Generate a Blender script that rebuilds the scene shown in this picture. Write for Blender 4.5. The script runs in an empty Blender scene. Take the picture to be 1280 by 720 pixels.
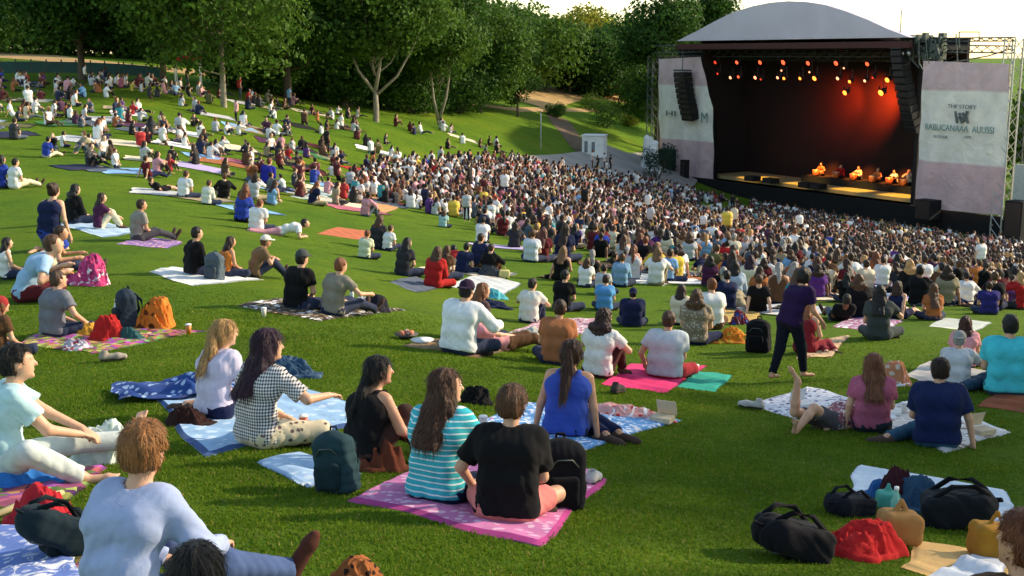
import bpy, math, random
import numpy as np
from mathutils import Vector, Matrix
R_ = math.radians
random.seed(7)
rng = np.random.default_rng(7)
sc = bpy.context.scene
COL = sc.collection
# ---------------------------------------------------------------- camera
F = 1500.0                      # focal length in pixels of a 1280 px wide picture
PITCH = math.atan(290.0 / F)
CAMZ = 3.0
cam_d = bpy.data.cameras.new('camera')
cam = bpy.data.objects.new('camera', cam_d); COL.objects.link(cam)
cam_d.sensor_width = 36.0; cam_d.lens = 36.0 * F / 1280.0
cam_d.clip_start = 0.1; cam_d.clip_end = 6000
cam.location = (0, 0, CAMZ); cam.rotation_euler = (math.pi / 2 - PITCH, 0, 0)
sc.camera = cam
# ---------------------------------------------------------------- world, sun, exposure
SUN_AZ = 72.0                   # degrees clockwise from the view direction
SUN_EL = 26.0
w = bpy.data.worlds.new('World'); sc.world = w; w.use_nodes = True
nt = w.node_tree; nt.nodes.clear()
sky = nt.nodes.new('ShaderNodeTexSky'); sky.sky_type = 'NISHITA'; sky.sun_disc = False
sky.sun_elevation = R_(SUN_EL); sky.sun_rotation = R_(SUN_AZ)
sky.air_density = 1.0; sky.dust_density = 0.6; sky.ozone_density = 1.0
bg = nt.nodes.new('ShaderNodeBackground'); bg.inputs[1].default_value = 0.15
wo = nt.nodes.new('ShaderNodeOutputWorld')
wb = nt.nodes.new('ShaderNodeMix'); wb.data_type = 'RGBA'; wb.blend_type = 'MULTIPLY'; wb.inputs[0].default_value = 1; wb.inputs[7].default_value = (1.10, 1.0, .84, 1)   # the photograph's warm white balance
nt.links.new(sky.outputs[0], wb.inputs[6]); nt.links.new(wb.outputs[2], bg.inputs[0]); nt.links.new(bg.outputs[0], wo.inputs[0])
sun_d = bpy.data.lights.new('sun', 'SUN'); sun_d.energy = 3.0; sun_d.angle = R_(2.0)
sun_d.color = (1.0, 0.83, 0.60)
sun = bpy.data.objects.new('sun', sun_d); COL.objects.link(sun)
_sd = Vector((math.sin(R_(SUN_AZ)) * math.cos(R_(SUN_EL)), math.cos(R_(SUN_AZ)) * math.cos(R_(SUN_EL)), math.sin(R_(SUN_EL))))
sun.rotation_euler = _sd.to_track_quat('Z', 'Y').to_euler()
sc.view_settings.view_transform = 'Standard'; sc.view_settings.look = 'None'
sc.view_settings.exposure = 1.08; sc.view_settings.gamma = 1.0
sc.cycles.max_bounces = 5; sc.cycles.diffuse_bounces = 3; sc.cycles.glossy_bounces = 2
sc.cycles.transmission_bounces = 3; sc.cycles.transparent_max_bounces = 6
sc.cycles.use_denoising = True

# ---------------------------------------------------------------- pixel helpers
cP, sP = math.cos(PITCH), math.sin(PITCH)
def ray(px, py):
    u = (px - 640) / F; v = (py - 360) / F
    return np.array([u, cP - v * sP, -sP - v * cP])
def proj(p):
    x, y, z = p[0], p[1], p[2] - CAMZ
    t = y * cP - z * sP
    return 640 + F * x / t, 360 + F * (-(z * cP) - y * sP) / t, t

# ---------------------------------------------------------------- object helpers
def tag(o, label=None, cat=None, group=None, kind=None):
    if label: o['label'] = label
    if cat: o['category'] = cat
    if group: o['group'] = group
    if kind: o['kind'] = kind
    return o
def link(name, me, mat=None, parent=None, color=None, smooth=None):
    o = bpy.data.objects.new(name, me); COL.objects.link(o)
    if mat is not None and me is not None and len(me.materials) == 0: me.materials.append(mat)
    if parent is not None: o.parent = parent
    if color is not None: o.color = (color[0], color[1], color[2], 1)
    if smooth is not None and me is not None: me.polygons.foreach_set('use_smooth', [smooth] * len(me.polygons))
    return o
def mesh_np(name, V, Fq, smooth=True, colors=None):
    V = np.asarray(V, np.float32); Fq = np.asarray(Fq, np.int32)
    me = bpy.data.meshes.new(name)
    n = len(Fq); k = Fq.shape[1] if n else 4
    me.vertices.add(len(V)); me.vertices.foreach_set('co', V.ravel())
    me.loops.add(n * k); me.loops.foreach_set('vertex_index', Fq.ravel())
    me.polygons.add(n)
    me.polygons.foreach_set('loop_start', np.arange(n, dtype=np.int32) * k)
    me.polygons.foreach_set('loop_total', np.full(n, k, np.int32))
    if smooth: me.polygons.foreach_set('use_smooth', np.ones(n, bool))
    me.update(calc_edges=True)
    if colors is not None:
        ca = me.color_attributes.new('Col', 'FLOAT_COLOR', 'POINT')
        c4 = np.ones((len(V), 4), np.float32); c4[:, :3] = colors
        ca.data.foreach_set('color', c4.ravel())
    return me
def empty(name, loc=(0, 0, 0), rz=0.0):
    o = bpy.data.objects.new(name, None); COL.objects.link(o)
    o.location = loc; o.rotation_euler = (0, 0, rz); o.empty_display_size = 0.1
    return o
class MB:                      # mesh collector for boxes, bars, tubes, sheets
    def __init__(s): s.v = []; s.f = []
    def add(s, V, Fc):
        b = len(s.v); s.v += [tuple(map(float, p)) for p in V]; s.f += [tuple(b + i for i in f) for f in Fc]; return s
    def box(s, c, d, R=None):
        V = [np.array((sx * d[0] / 2, sy * d[1] / 2, sz * d[2] / 2)) for sx in (-1, 1) for sy in (-1, 1) for sz in (-1, 1)]
        if R is not None: V = [R @ p for p in V]
        V = [p + np.array(c) for p in V]
        return s.add(V, [(0, 1, 3, 2), (4, 6, 7, 5), (0, 4, 5, 1), (2, 3, 7, 6), (0, 2, 6, 4), (1, 5, 7, 3)])
    def tube(s, pts, r, n=8, cap=True):
        pts = [np.array(p, float) for p in pts]
        rs = r if isinstance(r, (list, tuple)) else [r] * len(pts)
        V = []; Fc = []; up = np.array((0, 0, 1.0))
        for i, p in enumerate(pts):
            d = pts[min(i + 1, len(pts) - 1)] - pts[max(i - 1, 0)]; d = d / (np.linalg.norm(d) + 1e-9)
            a = np.cross(d, up)
            if np.linalg.norm(a) < 0.05: a = np.cross(d, np.array((1.0, 0, 0)))
            a /= np.linalg.norm(a); b = np.cross(a, d)
            for k in range(n):
                th = 2 * math.pi * k / n
                V.append(p + rs[i] * (math.cos(th) * a + math.sin(th) * b))
        for i in range(len(pts) - 1):
            for k in range(n):
                k2 = (k + 1) % n
                Fc.append((i * n + k, i * n + k2, (i + 1) * n + k2, (i + 1) * n + k))
        if cap: Fc.append(tuple(range(n))[::-1]); Fc.append(tuple((len(pts) - 1) * n + k for k in range(n)))
        return s.add(V, Fc)
    def build(s, name, mat, parent=None, smooth=False, color=None):
        me = bpy.data.meshes.new(name); me.from_pydata(s.v, [], s.f); me.update()
        return link(name, me, mat, parent, color, smooth)

# ---------------------------------------------------------------- materials
def newmat(name):
    m = bpy.data.materials.new(name); m.use_nodes = True
    n = m.node_tree.nodes; l = m.node_tree.links
    b = n['Principled BSDF']
    return m, n, l, b
def N(n, t, **kw):
    x = n.new(t)
    for k, v in kw.items(): setattr(x, k, v)
    return x
def mixc(n, l, fac, a, b, mode='MIX'):
    x = n.new('ShaderNodeMix'); x.data_type = 'RGBA'; x.blend_type = mode
    for i, s in ((0, fac), (6, a), (7, b)):
        if isinstance(s, bpy.types.NodeSocket): l.new(s, x.inputs[i])
        elif isinstance(s, (int, float)): x.inputs[i].default_value = s
        else: x.inputs[i].default_value = (s[0], s[1], s[2], 1)
    return x.outputs[2]
def math_(n, l, op, a, b=None, c=None):
    x = n.new('ShaderNodeMath'); x.operation = op
    for i, s in enumerate((a, b, c)):
        if s is None: continue
        if isinstance(s, bpy.types.NodeSocket): l.new(s, x.inputs[i])
        else: x.inputs[i].default_value = s
    return x.outputs[0]
def ramp(n, l, fac, stops):
    x = n.new('ShaderNodeValToRGB'); l.new(fac, x.inputs[0])
    e = x.color_ramp.elements
    while len(e) < len(stops): e.new(0.5)
    for i, (p, c) in enumerate(stops):
        e[i].position = p; e[i].color = (c[0], c[1], c[2], 1) if not isinstance(c, (int, float)) else (c, c, c, 1)
    return x.outputs[0]
def noise(n, l, vec, scale, detail=3.0, rough=0.55, dist=0.0):
    x = n.new('ShaderNodeTexNoise'); x.inputs['Scale'].default_value = scale
    x.inputs['Detail'].default_value = detail; x.inputs['Roughness'].default_value = rough; x.inputs['Distortion'].default_value = dist
    if vec is not None: l.new(vec, x.inputs['Vector'])
    return x.outputs[0]
def bump(n, l, h, strength, dist, b):
    x = n.new('ShaderNodeBump'); x.inputs['Strength'].default_value = strength; x.inputs['Distance'].default_value = dist
    l.new(h, x.inputs['Height']); l.new(x.outputs[0], b.inputs['Normal'])
def solid(name, col, rough=0.7, var=0.15, scale=6.0, metal=0.0, bmp=0.0):
    m, n, l, b = newmat(name)
    tc = N(n, 'ShaderNodeTexCoord')
    ns = noise(n, l, tc.outputs['Object'], scale, 4)
    d = tuple(c * (1 - var) for c in col); e = tuple(min(1, c * (1 + var)) for c in col)
    l.new(ramp(n, l, ns, [(0.3, d), (0.7, e)]), b.inputs['Base Color'])
    b.inputs['Roughness'].default_value = rough; b.inputs['Metallic'].default_value = metal
    if bmp: bump(n, l, ns, 0.4, bmp, b)
    return m
def emit(name, col, strength):
    m, n, l, b = newmat(name)
    b.inputs['Base Color'].default_value = (*col, 1)
    b.inputs['Emission Color'].default_value = (*col, 1); b.inputs['Emission Strength'].default_value = strength
    return m

MC = {}
def cloth(kind='plain', c2=(0.8, 0.8, 0.8), sc_=30.0):
    """fabric whose main colour is the object's own colour; kind says the woven or printed pattern"""
    key = (kind, c2, sc_)
    if key in MC: return MC[key]
    m, n, l, b = newmat('fabric_' + kind)
    oi = N(n, 'ShaderNodeObjectInfo'); tc = N(n, 'ShaderNodeTexCoord'); v = tc.outputs['Object']
    base = oi.outputs['Color']
    sp = N(n, 'ShaderNodeSeparateXYZ'); l.new(v, sp.inputs[0])
    if kind == 'stripe':
        wv = math_(n, l, 'SINE', math_(n, l, 'MULTIPLY', math_(n, l, 'ADD', sp.outputs[2], math_(n, l, 'MULTIPLY', noise(n, l, v, 5, 1), 0.03)), sc_))
        base = mixc(n, l, math_(n, l, 'GREATER_THAN', wv, 0.72), base, c2)
    elif kind == 'check':
        sx = math_(n, l, 'GREATER_THAN', math_(n, l, 'SINE', math_(n, l, 'MULTIPLY', math_(n, l, 'ADD', sp.outputs[0], math_(n, l, 'MULTIPLY', sp.outputs[1], 0.7)), sc_)), 0.0)
        sz = math_(n, l, 'GREATER_THAN', math_(n, l, 'SINE', math_(n, l, 'MULTIPLY', sp.outputs[2], sc_)), 0.0)
        s = math_(n, l, 'MULTIPLY', math_(n, l, 'ADD', sx, sz), 0.5)
        base = mixc(n, l, s, base, c2)
    elif kind in ('print', 'print2'):
        vo = N(n, 'ShaderNodeTexVoronoi'); vo.inputs['Scale'].default_value = sc_
        mp = N(n, 'ShaderNodeMixRGB'); mp.inputs[0].default_value = 0.06
        nn = n.new('ShaderNodeTexNoise'); nn.inputs['Scale'].default_value = sc_ * 0.6; l.new(v, nn.inputs['Vector'])
        l.new(v, mp.inputs[1]); l.new(nn.outputs[1], mp.inputs[2]); l.new(mp.outputs[0], vo.inputs['Vector'])
        f = ramp(n, l, vo.outputs['Distance'], [(0.28, 0.0), (0.36, 1.0)])
        base = mixc(n, l, f, c2, base)
        if kind == 'print2':
            f2 = ramp(n, l, noise(n, l, v, sc_ * 0.5, 4, 0.7, 1.5), [(0.55, 0.0), (0.6, 1.0)])
            base = mixc(n, l, f2, base, (0.85, 0.85, 0.88))
    elif kind == 'multi':
        vo = N(n, 'ShaderNodeTexVoronoi'); vo.inputs['Scale'].default_value = sc_; l.new(v, vo.inputs['Vector'])
        hs = N(n, 'ShaderNodeHueSaturation'); hs.inputs['Saturation'].default_value = 1.0; l.new(base, hs.inputs['Color'])
        sc3 = N(n, 'ShaderNodeSeparateColor'); l.new(vo.outputs['Color'], sc3.inputs[0]); l.new(math_(n, l, 'ADD', math_(n, l, 'MULTIPLY', sc3.outputs[0], 0.5), 0.25), hs.inputs['Hue'])
        l.new(math_(n, l, 'ADD', math_(n, l, 'MULTIPLY', sc3.outputs[1], 1.4), 0.2), hs.inputs['Value'])
        base = hs.outputs[0]
    elif kind == 'patch':
        br = N(n, 'ShaderNodeTexBrick'); br.inputs['Scale'].default_value = sc_; l.new(v, br.inputs['Vector'])
        br.inputs['Color1'].default_value = (0, 0, 0, 1); br.inputs['Color2'].default_value = (1, 1, 1, 1); br.inputs['Mortar'].default_value = (0.5, 0.5, 0.5, 1)
        sc3 = N(n, 'ShaderNodeSeparateColor'); l.new(br.outputs[0], sc3.inputs[0])
        base = mixc(n, l, sc3.outputs[0], base, c2)
    ns = noise(n, l, v, 9.0, 4, 0.6)
    var = ramp(n, l, ns, [(0.25, 0.80), (0.75, 1.12)])
    l.new(mixc(n, l, 1.0, base, var, 'MULTIPLY'), b.inputs['Base Color'])
    b.inputs['Roughness'].default_value = 0.9
    b.inputs['Sheen Weight'].default_value = 0.03
    b.inputs['Specular IOR Level'].default_value = 0.12
    fine = noise(n, l, v, 260.0, 2)
    fold = noise(n, l, v, 14.0, 3, 0.5, 0.8)
    hh = math_(n, l, 'ADD', math_(n, l, 'MULTIPLY', fine, 0.10), fold)
    bump(n, l, hh, 0.40, 0.008, b)
    MC[key] = m
    return m
def skin_mat():
    m, n, l, b = newmat('skin')
    oi = N(n, 'ShaderNodeObjectInfo'); tc = N(n, 'ShaderNodeTexCoord')
    ns = noise(n, l, tc.outputs['Object'], 11, 4)
    v = mixc(n, l, ramp(n, l, ns, [(0.35, 0.0), (0.7, 1.0)]), (0.86, 0.80, 0.78), (1.08, 1.0, 0.98))
    l.new(mixc(n, l, 1.0, oi.outputs['Color'], v, 'MULTIPLY'), b.inputs['Base Color'])
    b.inputs['Roughness'].default_value = 0.5
    b.inputs['Subsurface Weight'].default_value = 0.0
    b.inputs['Specular IOR Level'].default_value = 0.35
    bump(n, l, noise(n, l, tc.outputs['Object'], 180, 2), 0.2, 0.003, b)
    return m
def hair_mat():
    m, n, l, b = newmat('hair')
    oi = N(n, 'ShaderNodeObjectInfo'); tc = N(n, 'ShaderNodeTexCoord')
    mp = N(n, 'ShaderNodeMapping'); mp.inputs['Scale'].default_value = (90, 90, 7); l.new(tc.outputs['Object'], mp.inputs[0])
    ns = noise(n, l, mp.outputs[0], 1.0, 4, 0.65, 0.6)
    big = noise(n, l, tc.outputs['Object'], 14, 2)
    v = ramp(n, l, math_(n, l, 'ADD', math_(n, l, 'MULTIPLY', ns, 0.7), math_(n, l, 'MULTIPLY', big, 0.3)), [(0.32, 0.35), (0.5, 0.9), (0.68, 1.75)])
    l.new(mixc(n, l, 1.0, oi.outputs['Color'], v, 'MULTIPLY'), b.inputs['Base Color'])
    b.inputs['Roughness'].default_value = 0.5; b.inputs['Specular IOR Level'].default_value = 0.3
    bump(n, l, ns, 0.8, 0.012, b)
    return m
M_SKIN = skin_mat(); M_HAIR = hair_mat()
M_SHOE = cloth('plain')
# ================================================================ implicit surfaces -> meshes
_s = np.array
def v3(*a): return np.array(a, float)
def nrm(a): return a / (np.linalg.norm(a) + 1e-9)
class Fld:
    def __init__(s, h): s.h = h; s.ops = []
    def cone(s, a, b, ra, rb, k=0.02, cuts=(), tag_=0): s.ops.append(('c', v3(*a), v3(*b), ra, rb, k, cuts, tag_)); return s
    def ell(s, c, r, k=0.02, B=None, cuts=(), tag_=0): s.ops.append(('e', v3(*c), v3(*r), B, None, k, cuts, tag_)); return s
    def box(s, c, r, rad, k=0.02, B=None, cuts=(), tag_=0): s.ops.append(('b', v3(*c), v3(*r), B, rad, k, cuts, tag_)); return s
    def sub(s, a, b, ra, rb): s.ops.append(('s', v3(*a), v3(*b), ra, rb, 0.012, (), 0)); return s
    def ext(s, o):
        if o[0] in 'cs': r = max(o[3], o[4]); return np.minimum(o[1], o[2]) - r, np.maximum(o[1], o[2]) + r
        if o[0] == 'e': r = max(o[2]) if o[3] is not None else o[2]; return o[1] - r, o[1] + r
        r = (np.linalg.norm(o[2]) if o[3] is not None else o[2]) + (o[4] or 0); return o[1] - r, o[1] + r
    def mesh(s, disp=None, post=(), labels=False):
        h = s.h
        los, his = zip(*[s.ext(o) for o in s.ops if o[0] != 's'])
        lo = np.min(los, 0) - 4 * h - 0.02; hi = np.max(his, 0) + 4 * h + 0.02
        n = np.ceil((hi - lo) / h).astype(int) + 1
        ax = [(lo[i] + h * np.arange(n[i])).astype(np.float32) for i in range(3)]
        D = np.full(n, 1.0, np.float32)
        Lb = np.zeros(n, np.int8) if labels else None
        for o in s.ops:
            k = o[5]; e0, e1 = s.ext(o); m = k + 3.2 * h
            i0 = np.clip(((e0 - m - lo) / h).astype(int), 0, n - 1); i1 = np.clip(((e1 + m - lo) / h).astype(int) + 2, 1, n)
            X = ax[0][i0[0]:i1[0], None, None]; Y = ax[1][None, i0[1]:i1[1], None]; Z = ax[2][None, None, i0[2]:i1[2]]
            if o[0] in 'cs':
                a, b = o[1], o[2]; ba = b - a; L = max(ba @ ba, 1e-9)
                t = ((X - a[0]) * ba[0] + (Y - a[1]) * ba[1] + (Z - a[2]) * ba[2]) / L
                t = np.clip(t, 0, 1)
                d = np.sqrt((X - a[0] - t * ba[0]) ** 2 + (Y - a[1] - t * ba[1]) ** 2 + (Z - a[2] - t * ba[2]) ** 2) - (o[3] + (o[4] - o[3]) * t)
            else:
                px, py, pz = X - o[1][0], Y - o[1][1], Z - o[1][2]
                if o[3] is not None:
                    B = o[3]   # rows: local axes in world
                    qx = px * B[0][0] + py * B[0][1] + pz * B[0][2]; qy = px * B[1][0] + py * B[1][1] + pz * B[1][2]; qz = px * B[2][0] + py * B[2][1] + pz * B[2][2]
                else: qx, qy, qz = px, py, pz
                r = o[2]
                if o[0] == 'e':
                    k0 = np.sqrt((qx / r[0]) ** 2 + (qy / r[1]) ** 2 + (qz / r[2]) ** 2)
                    k1 = np.sqrt((qx / r[0] ** 2) ** 2 + (qy / r[1] ** 2) ** 2 + (qz / r[2] ** 2) ** 2) + 1e-6
                    d = k0 * (k0 - 1) / k1
                else:
                    ex, ey, ez = np.abs(qx) - r[0], np.abs(qy) - r[1], np.abs(qz) - r[2]
                    d = np.sqrt(np.maximum(ex, 0) ** 2 + np.maximum(ey, 0) ** 2 + np.maximum(ez, 0) ** 2) + np.minimum(np.maximum(np.maximum(ex, ey), ez), 0) - o[4]
            for p, nn in o[6]:
                d = np.maximum(d, (X - p[0]) * nn[0] + (Y - p[1]) * nn[1] + (Z - p[2]) * nn[2])
            S = D[i0[0]:i1[0], i0[1]:i1[1], i0[2]:i1[2]]
            d = np.broadcast_to(d, S.shape).astype(np.float32)
            if o[0] == 's':
                S[...] = np.maximum(S, -d); continue
            if labels:
                LS = Lb[i0[0]:i1[0], i0[1]:i1[1], i0[2]:i1[2]]; LS[d < S] = o[7]
            hh = np.maximum(k - np.abs(d - S), 0) / k
            S[...] = np.minimum(d, S) - hh * hh * (k * 0.25)
        X, Y, Z = ax[0][:, None, None], ax[1][None, :, None], ax[2][None, None, :]
        if disp is not None: 
            near = np.abs(D) < 0.06
            I = np.nonzero(near); D[I] += disp(ax[0][I[0]], ax[1][I[1]], ax[2][I[2]]).astype(np.float32)
        for fn in post: D = fn(D, X, Y, Z)
        D[0] = D[-1] = 1; D[:, 0] = D[:, -1] = 1; D[:, :, 0] = D[:, :, -1] = 1
        V, Q = nets(D, lo, h)
        if labels:
            I = np.clip(np.round((V - lo) / h).astype(int), 0, n - 1)
            return V, Q, Lb[I[:, 0], I[:, 1], I[:, 2]]
        return V, Q
_E = [(0, 1), (2, 3), (4, 5), (6, 7), (0, 2), (1, 3), (4, 6), (5, 7), (0, 4), (1, 5), (2, 6), (3, 7)]
def nets(D, lo, h):
    S = D < 0
    c = [S[i:S.shape[0] - 1 + i, j:S.shape[1] - 1 + j, k:S.shape[2] - 1 + k] for i in (0, 1) for j in (0, 1) for k in (0, 1)]
    sm = sum(x.astype(np.int8) for x in c)
    I = np.array(np.nonzero((sm > 0) & (sm < 8))).T
    if len(I) == 0: return np.zeros((0, 3)), np.zeros((0, 4), int)
    off = np.array([(i, j, k) for i in (0, 1) for j in (0, 1) for k in (0, 1)])
    vals = np.stack([D[I[:, 0] + o[0], I[:, 1] + o[1], I[:, 2] + o[2]] for o in off], 1)
    acc = np.zeros((len(I), 3)); cnt = np.zeros(len(I))
    for a, b in _E:
        va, vb = vals[:, a], vals[:, b]; cr = (va < 0) != (vb < 0)
        t = np.where(cr, va / np.where(cr, va - vb, 1), 0)
        p = off[a] + t[:, None] * (off[b] - off[a])
        acc += np.where(cr[:, None], p, 0); cnt += cr
    V = lo + h * (I + acc / cnt[:, None])
    idx = np.full(D.shape, -1, np.int32); idx[I[:, 0], I[:, 1], I[:, 2]] = np.arange(len(I))
    Q = []
    for ax in range(3):
        u, v = (ax + 1) % 3, (ax + 2) % 3
        sl0 = [slice(None)] * 3; sl1 = [slice(None)] * 3
        sl0[ax] = slice(0, -1); sl1[ax] = slice(1, None)
        A, B = S[tuple(sl0)], S[tuple(sl1)]
        E = np.array(np.nonzero(A != B)).T
        E = E[(E[:, u] > 0) & (E[:, v] > 0)]
        du = np.zeros(3, int); du[u] = 1; dv = np.zeros(3, int); dv[v] = 1
        g = lambda e: idx[e[:, 0], e[:, 1], e[:, 2]]
        q = np.stack([g(E), g(E - du), g(E - du - dv), g(E - dv)], 1)
        flip = ~A[E[:, 0], E[:, 1], E[:, 2]]
        q[flip] = q[flip][:, ::-1]
        Q.append(q)
    Q = np.concatenate(Q); Q = Q[(Q >= 0).all(1)]
    return V, Q
def folds(seed, amp=0.006, sc_=1.0):
    r = np.random.default_rng(seed); W = []
    for i in range(4):                                   # long soft ridges across a few directions
        d = nrm(r.normal(size=3) * v3(1, 1, .8)); e = nrm(np.cross(d, r.normal(size=3)))
        W.append((d * (26 + 16 * i) * sc_, e * 7 * sc_, r.uniform(0, 6), amp / (1 + .45 * i)))
    b = nrm(r.normal(size=3)) * 11 * sc_
    def f(x, y, z):
        d = amp * .8 * np.sin(b[0] * x + b[1] * y + b[2] * z)
        for k, w2, ph, a in W:
            s = np.sin(k[0] * x + k[1] * y + k[2] * z + ph + 2.2 * np.sin(w2[0] * x + w2[1] * y + w2[2] * z + ph))
            m = .5 + .5 * np.sin(w2[0] * x * 1.7 + w2[2] * z * 1.9 + ph * 2)
            d = d + a * m * (1 - 2.0 * np.abs(s) ** .8)
        return d
    return f

# ================================================================ people
def ik(a, c, l1, l2, pole):
    a = v3(*a); c = v3(*c); d = c - a; L = np.linalg.norm(d); mx = (l1 + l2) * 0.995
    if L > mx: c = a + d / L * mx; d = c - a; L = mx
    L = max(L, abs(l1 - l2) + 0.02); u = nrm(d)
    x = (l1 * l1 - l2 * l2 + L * L) / (2 * L); hh = math.sqrt(max(l1 * l1 - x * x, 0))
    p = v3(*pole); p = p - u * (p @ u); p = nrm(p)
    return a + u * x + p * hh, c
def dirf(phi, tw=0.0):
    return v3(math.sin(phi) * math.sin(tw), math.sin(phi) * math.cos(tw), math.cos(phi))
def skeleton(legs='cross', arms='lap', lean=0.12, yaw=0.0, pitch=0.0, twist=0.0, wide=1.0, side=1, roll=0.0, **kw):
    J = {}
    pz = {'kneel': 0.30, 'stand': 0.93, 'walk': 0.92, 'prone': 0.12}.get(legs, 0.115)
    P = v3(0, 0, pz); 
    up = dirf(lean)
    J['pelvis'] = P
    J['waist'] = P + 0.17 * dirf(lean - 0.22)
    J['chest'] = J['waist'] + 0.19 * dirf(lean + 0.02)
    J['nb'] = J['chest'] + 0.15 * dirf(lean + 0.30 if abs(lean) < 1 else lean + 0.1)
    if roll:
        for q in ('waist', 'chest', 'nb'): J[q] = J[q] + v3(roll * (J[q][2] - pz), 0, 0)
    hp = lean * 0.6 + 0.15
    J['H'] = J['nb'] + 0.165 * dirf(min(hp, 1.2) if lean > -0.6 else lean * 0.5)
    right = v3(math.cos(twist), -math.sin(twist), 0)
    fwd = v3(math.sin(twist), math.cos(twist), 0)
    J['fwd'] = fwd; J['right'] = right
    sw = 0.165 * wide
    arm_up, fore = 0.275, 0.25
    for s, q in ((-1, 'L'), (1, 'R')):
        J['sh' + q] = J['nb'] + right * s * sw - up * 0.045
        J['hip' + q] = P + v3(s * 0.09 * wide, 0.01, 0)
    th, shn = 0.42, 0.40
    A = {}
    for s, q in ((-1, 'L'), (1, 'R')):
        if legs == 'cross': tg, po = (-s * 0.10, 0.32 + 0.03 * s, 0.065), (s * 1.0, 0.75, 0.10)
        elif legs == 'kneesup': tg, po = (s * 0.11, 0.50, 0.085), (s * 0.12, 0.2, 1)
        elif legs == 'out': tg, po = (s * 0.10, 0.80, 0.075), (s * 0.2, 0, 1)
        elif legs == 'outbent': tg, po = ((s * 0.10, 0.66, 0.075), (s * 0.15, 0, 1))
        elif legs == 'oneup': tg, po = ((s * 0.13, 0.46, 0.085), (s * 0.15, 0, 1)) if s == side else ((s * 0.12, 0.76, 0.075), (s * 0.4, 0, 0.6))
        elif legs == 'side': tg, po = ((side * (0.42 + 0.05 * s), 0.05 + 0.12 * (s * side > 0), 0.065), (-side * 0.5, 1, 0.05 + 0.1 * (s == side)))
        elif legs == 'kneel': tg, po = ((s * 0.11, -0.20, 0.06), (s * 0.2, 1, -0.4))
        elif legs == 'stand': tg, po = ((s * 0.11, 0.0, 0.085), (0, 1, 0))
        elif legs == 'walk': tg, po = ((s * 0.09, 0.26 * s * side, 0.085 + (0.06 if s != side else 0)), (0, 1, 0))
        elif legs == 'prone': tg, po = ((s * 0.12, -0.80, 0.07), (s * .3, 0, -1))
        elif legs == 'legup': tg, po = ((0.10, 0.45, 0.62), (0.1, 1, 0.6)) if s == side else ((s * 0.12, 0.70, 0.08), (0, 0, 1))
        if kw.get('foot' + q): tg = kw['foot' + q]
        if kw.get('kpole' + q): po = kw['kpole' + q]
        J['kn' + q], J['an' + q] = ik(J['hip' + q], tg, th, shn, po)
        if legs in ('stand', 'walk'): fd = v3(s * 0.2, 1, -0.05)
        elif legs == 'prone': fd = v3(0, -1, -0.1)
        elif legs == 'kneel': fd = v3(0, -1, -0.1)
        elif legs in ('cross', 'side'):
            fd = nrm(J['an' + q] - J['kn' + q]) + v3(0, 0.5, 0); fd[2] = -0.05
        elif legs == 'kneesup': fd = v3(s * 0.25, 1, -0.25)
        else: fd = v3(s * 0.4, 0.45, 0.9) if tg[2] < 0.3 and tg[1] > 0.6 else v3(s * 0.2, 0.7, 0.1 if tg[2] < 0.3 else 1)
        J['fd' + q] = nrm(fd)
        mode = arms if isinstance(arms, str) else arms[0 if s < 0 else 1]
        if mode == 'lap': tg, po = (s * 0.05, 0.27, 0.20), (s * 0.9, -0.5, -0.5)
        elif mode == 'knees': tg, po = J['kn' + q] + v3(-s * 0.02, -0.02, 0.08), (s * 1, -0.3, -0.6)
        elif mode == 'hug': tg, po = (s * 0.03, 0.46, 0.30), (s * 1, -0.2, -0.4)
        elif mode == 'back': tg, po = (s * 0.26, -0.30, 0.045), (s * 0.5, -1, 0.2)
        elif mode == 'down': tg, po = (s * 0.29, 0.04, 0.05), (s * 0.4, -1, 0)
        elif mode == 'face': tg, po = J['H'] + v3(s * 0.06, 0.13, -0.10), (s * 0.8, 0.2, -1)
        elif mode == 'reach': tg, po = (s * 0.30, 0.45, 0.36), (s * 0.8, 0, -0.8)
        elif mode == 'hang': tg, po = J['sh' + q] + v3(s * 0.07, 0.05, -0.50), (s * 0.5, -1, 0)
        elif mode == 'swing': tg, po = J['sh' + q] + v3(s * 0.05, 0.22, -0.44), (0, -1, 0)
        elif mode == 'up': tg, po = J['sh' + q] + v3(s * 0.1, 0.25, 0.28), (s * 1, 0.3, -0.5)
        elif mode == 'elbow': tg, po = (s * 0.12, 0.02 if lean < 0 else 0.62, 0.05), (s * 0.4, -1 if lean < 0 else 0.2, -0.6)
        elif mode == 'play': tg, po = (s * 0.20, 0.30, 0.30), (s * 1, -0.4, -0.2)
        else: tg, po = mode, (s * 0.8, -0.4, -0.5)
        J['el' + q], J['ha' + q] = ik(J['sh' + q], tg, arm_up, fore, po)
        J['mode' + q] = mode
    ya = twist + yaw
    f = v3(math.sin(ya) * math.cos(pitch), math.cos(ya) * math.cos(pitch), math.sin(pitch))
    r = v3(math.cos(ya), -math.sin(ya), 0); 
    if roll: r = nrm(r + v3(0, 0, -roll * 0.6))
    u = np.cross(r, f)
    J['HB'] = np.array([r, f, u])
    return J
def hw(J, p): return J['H'] + p[0] * J['HB'][0] + p[1] * J['HB'][1] + p[2] * J['HB'][2]
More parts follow.
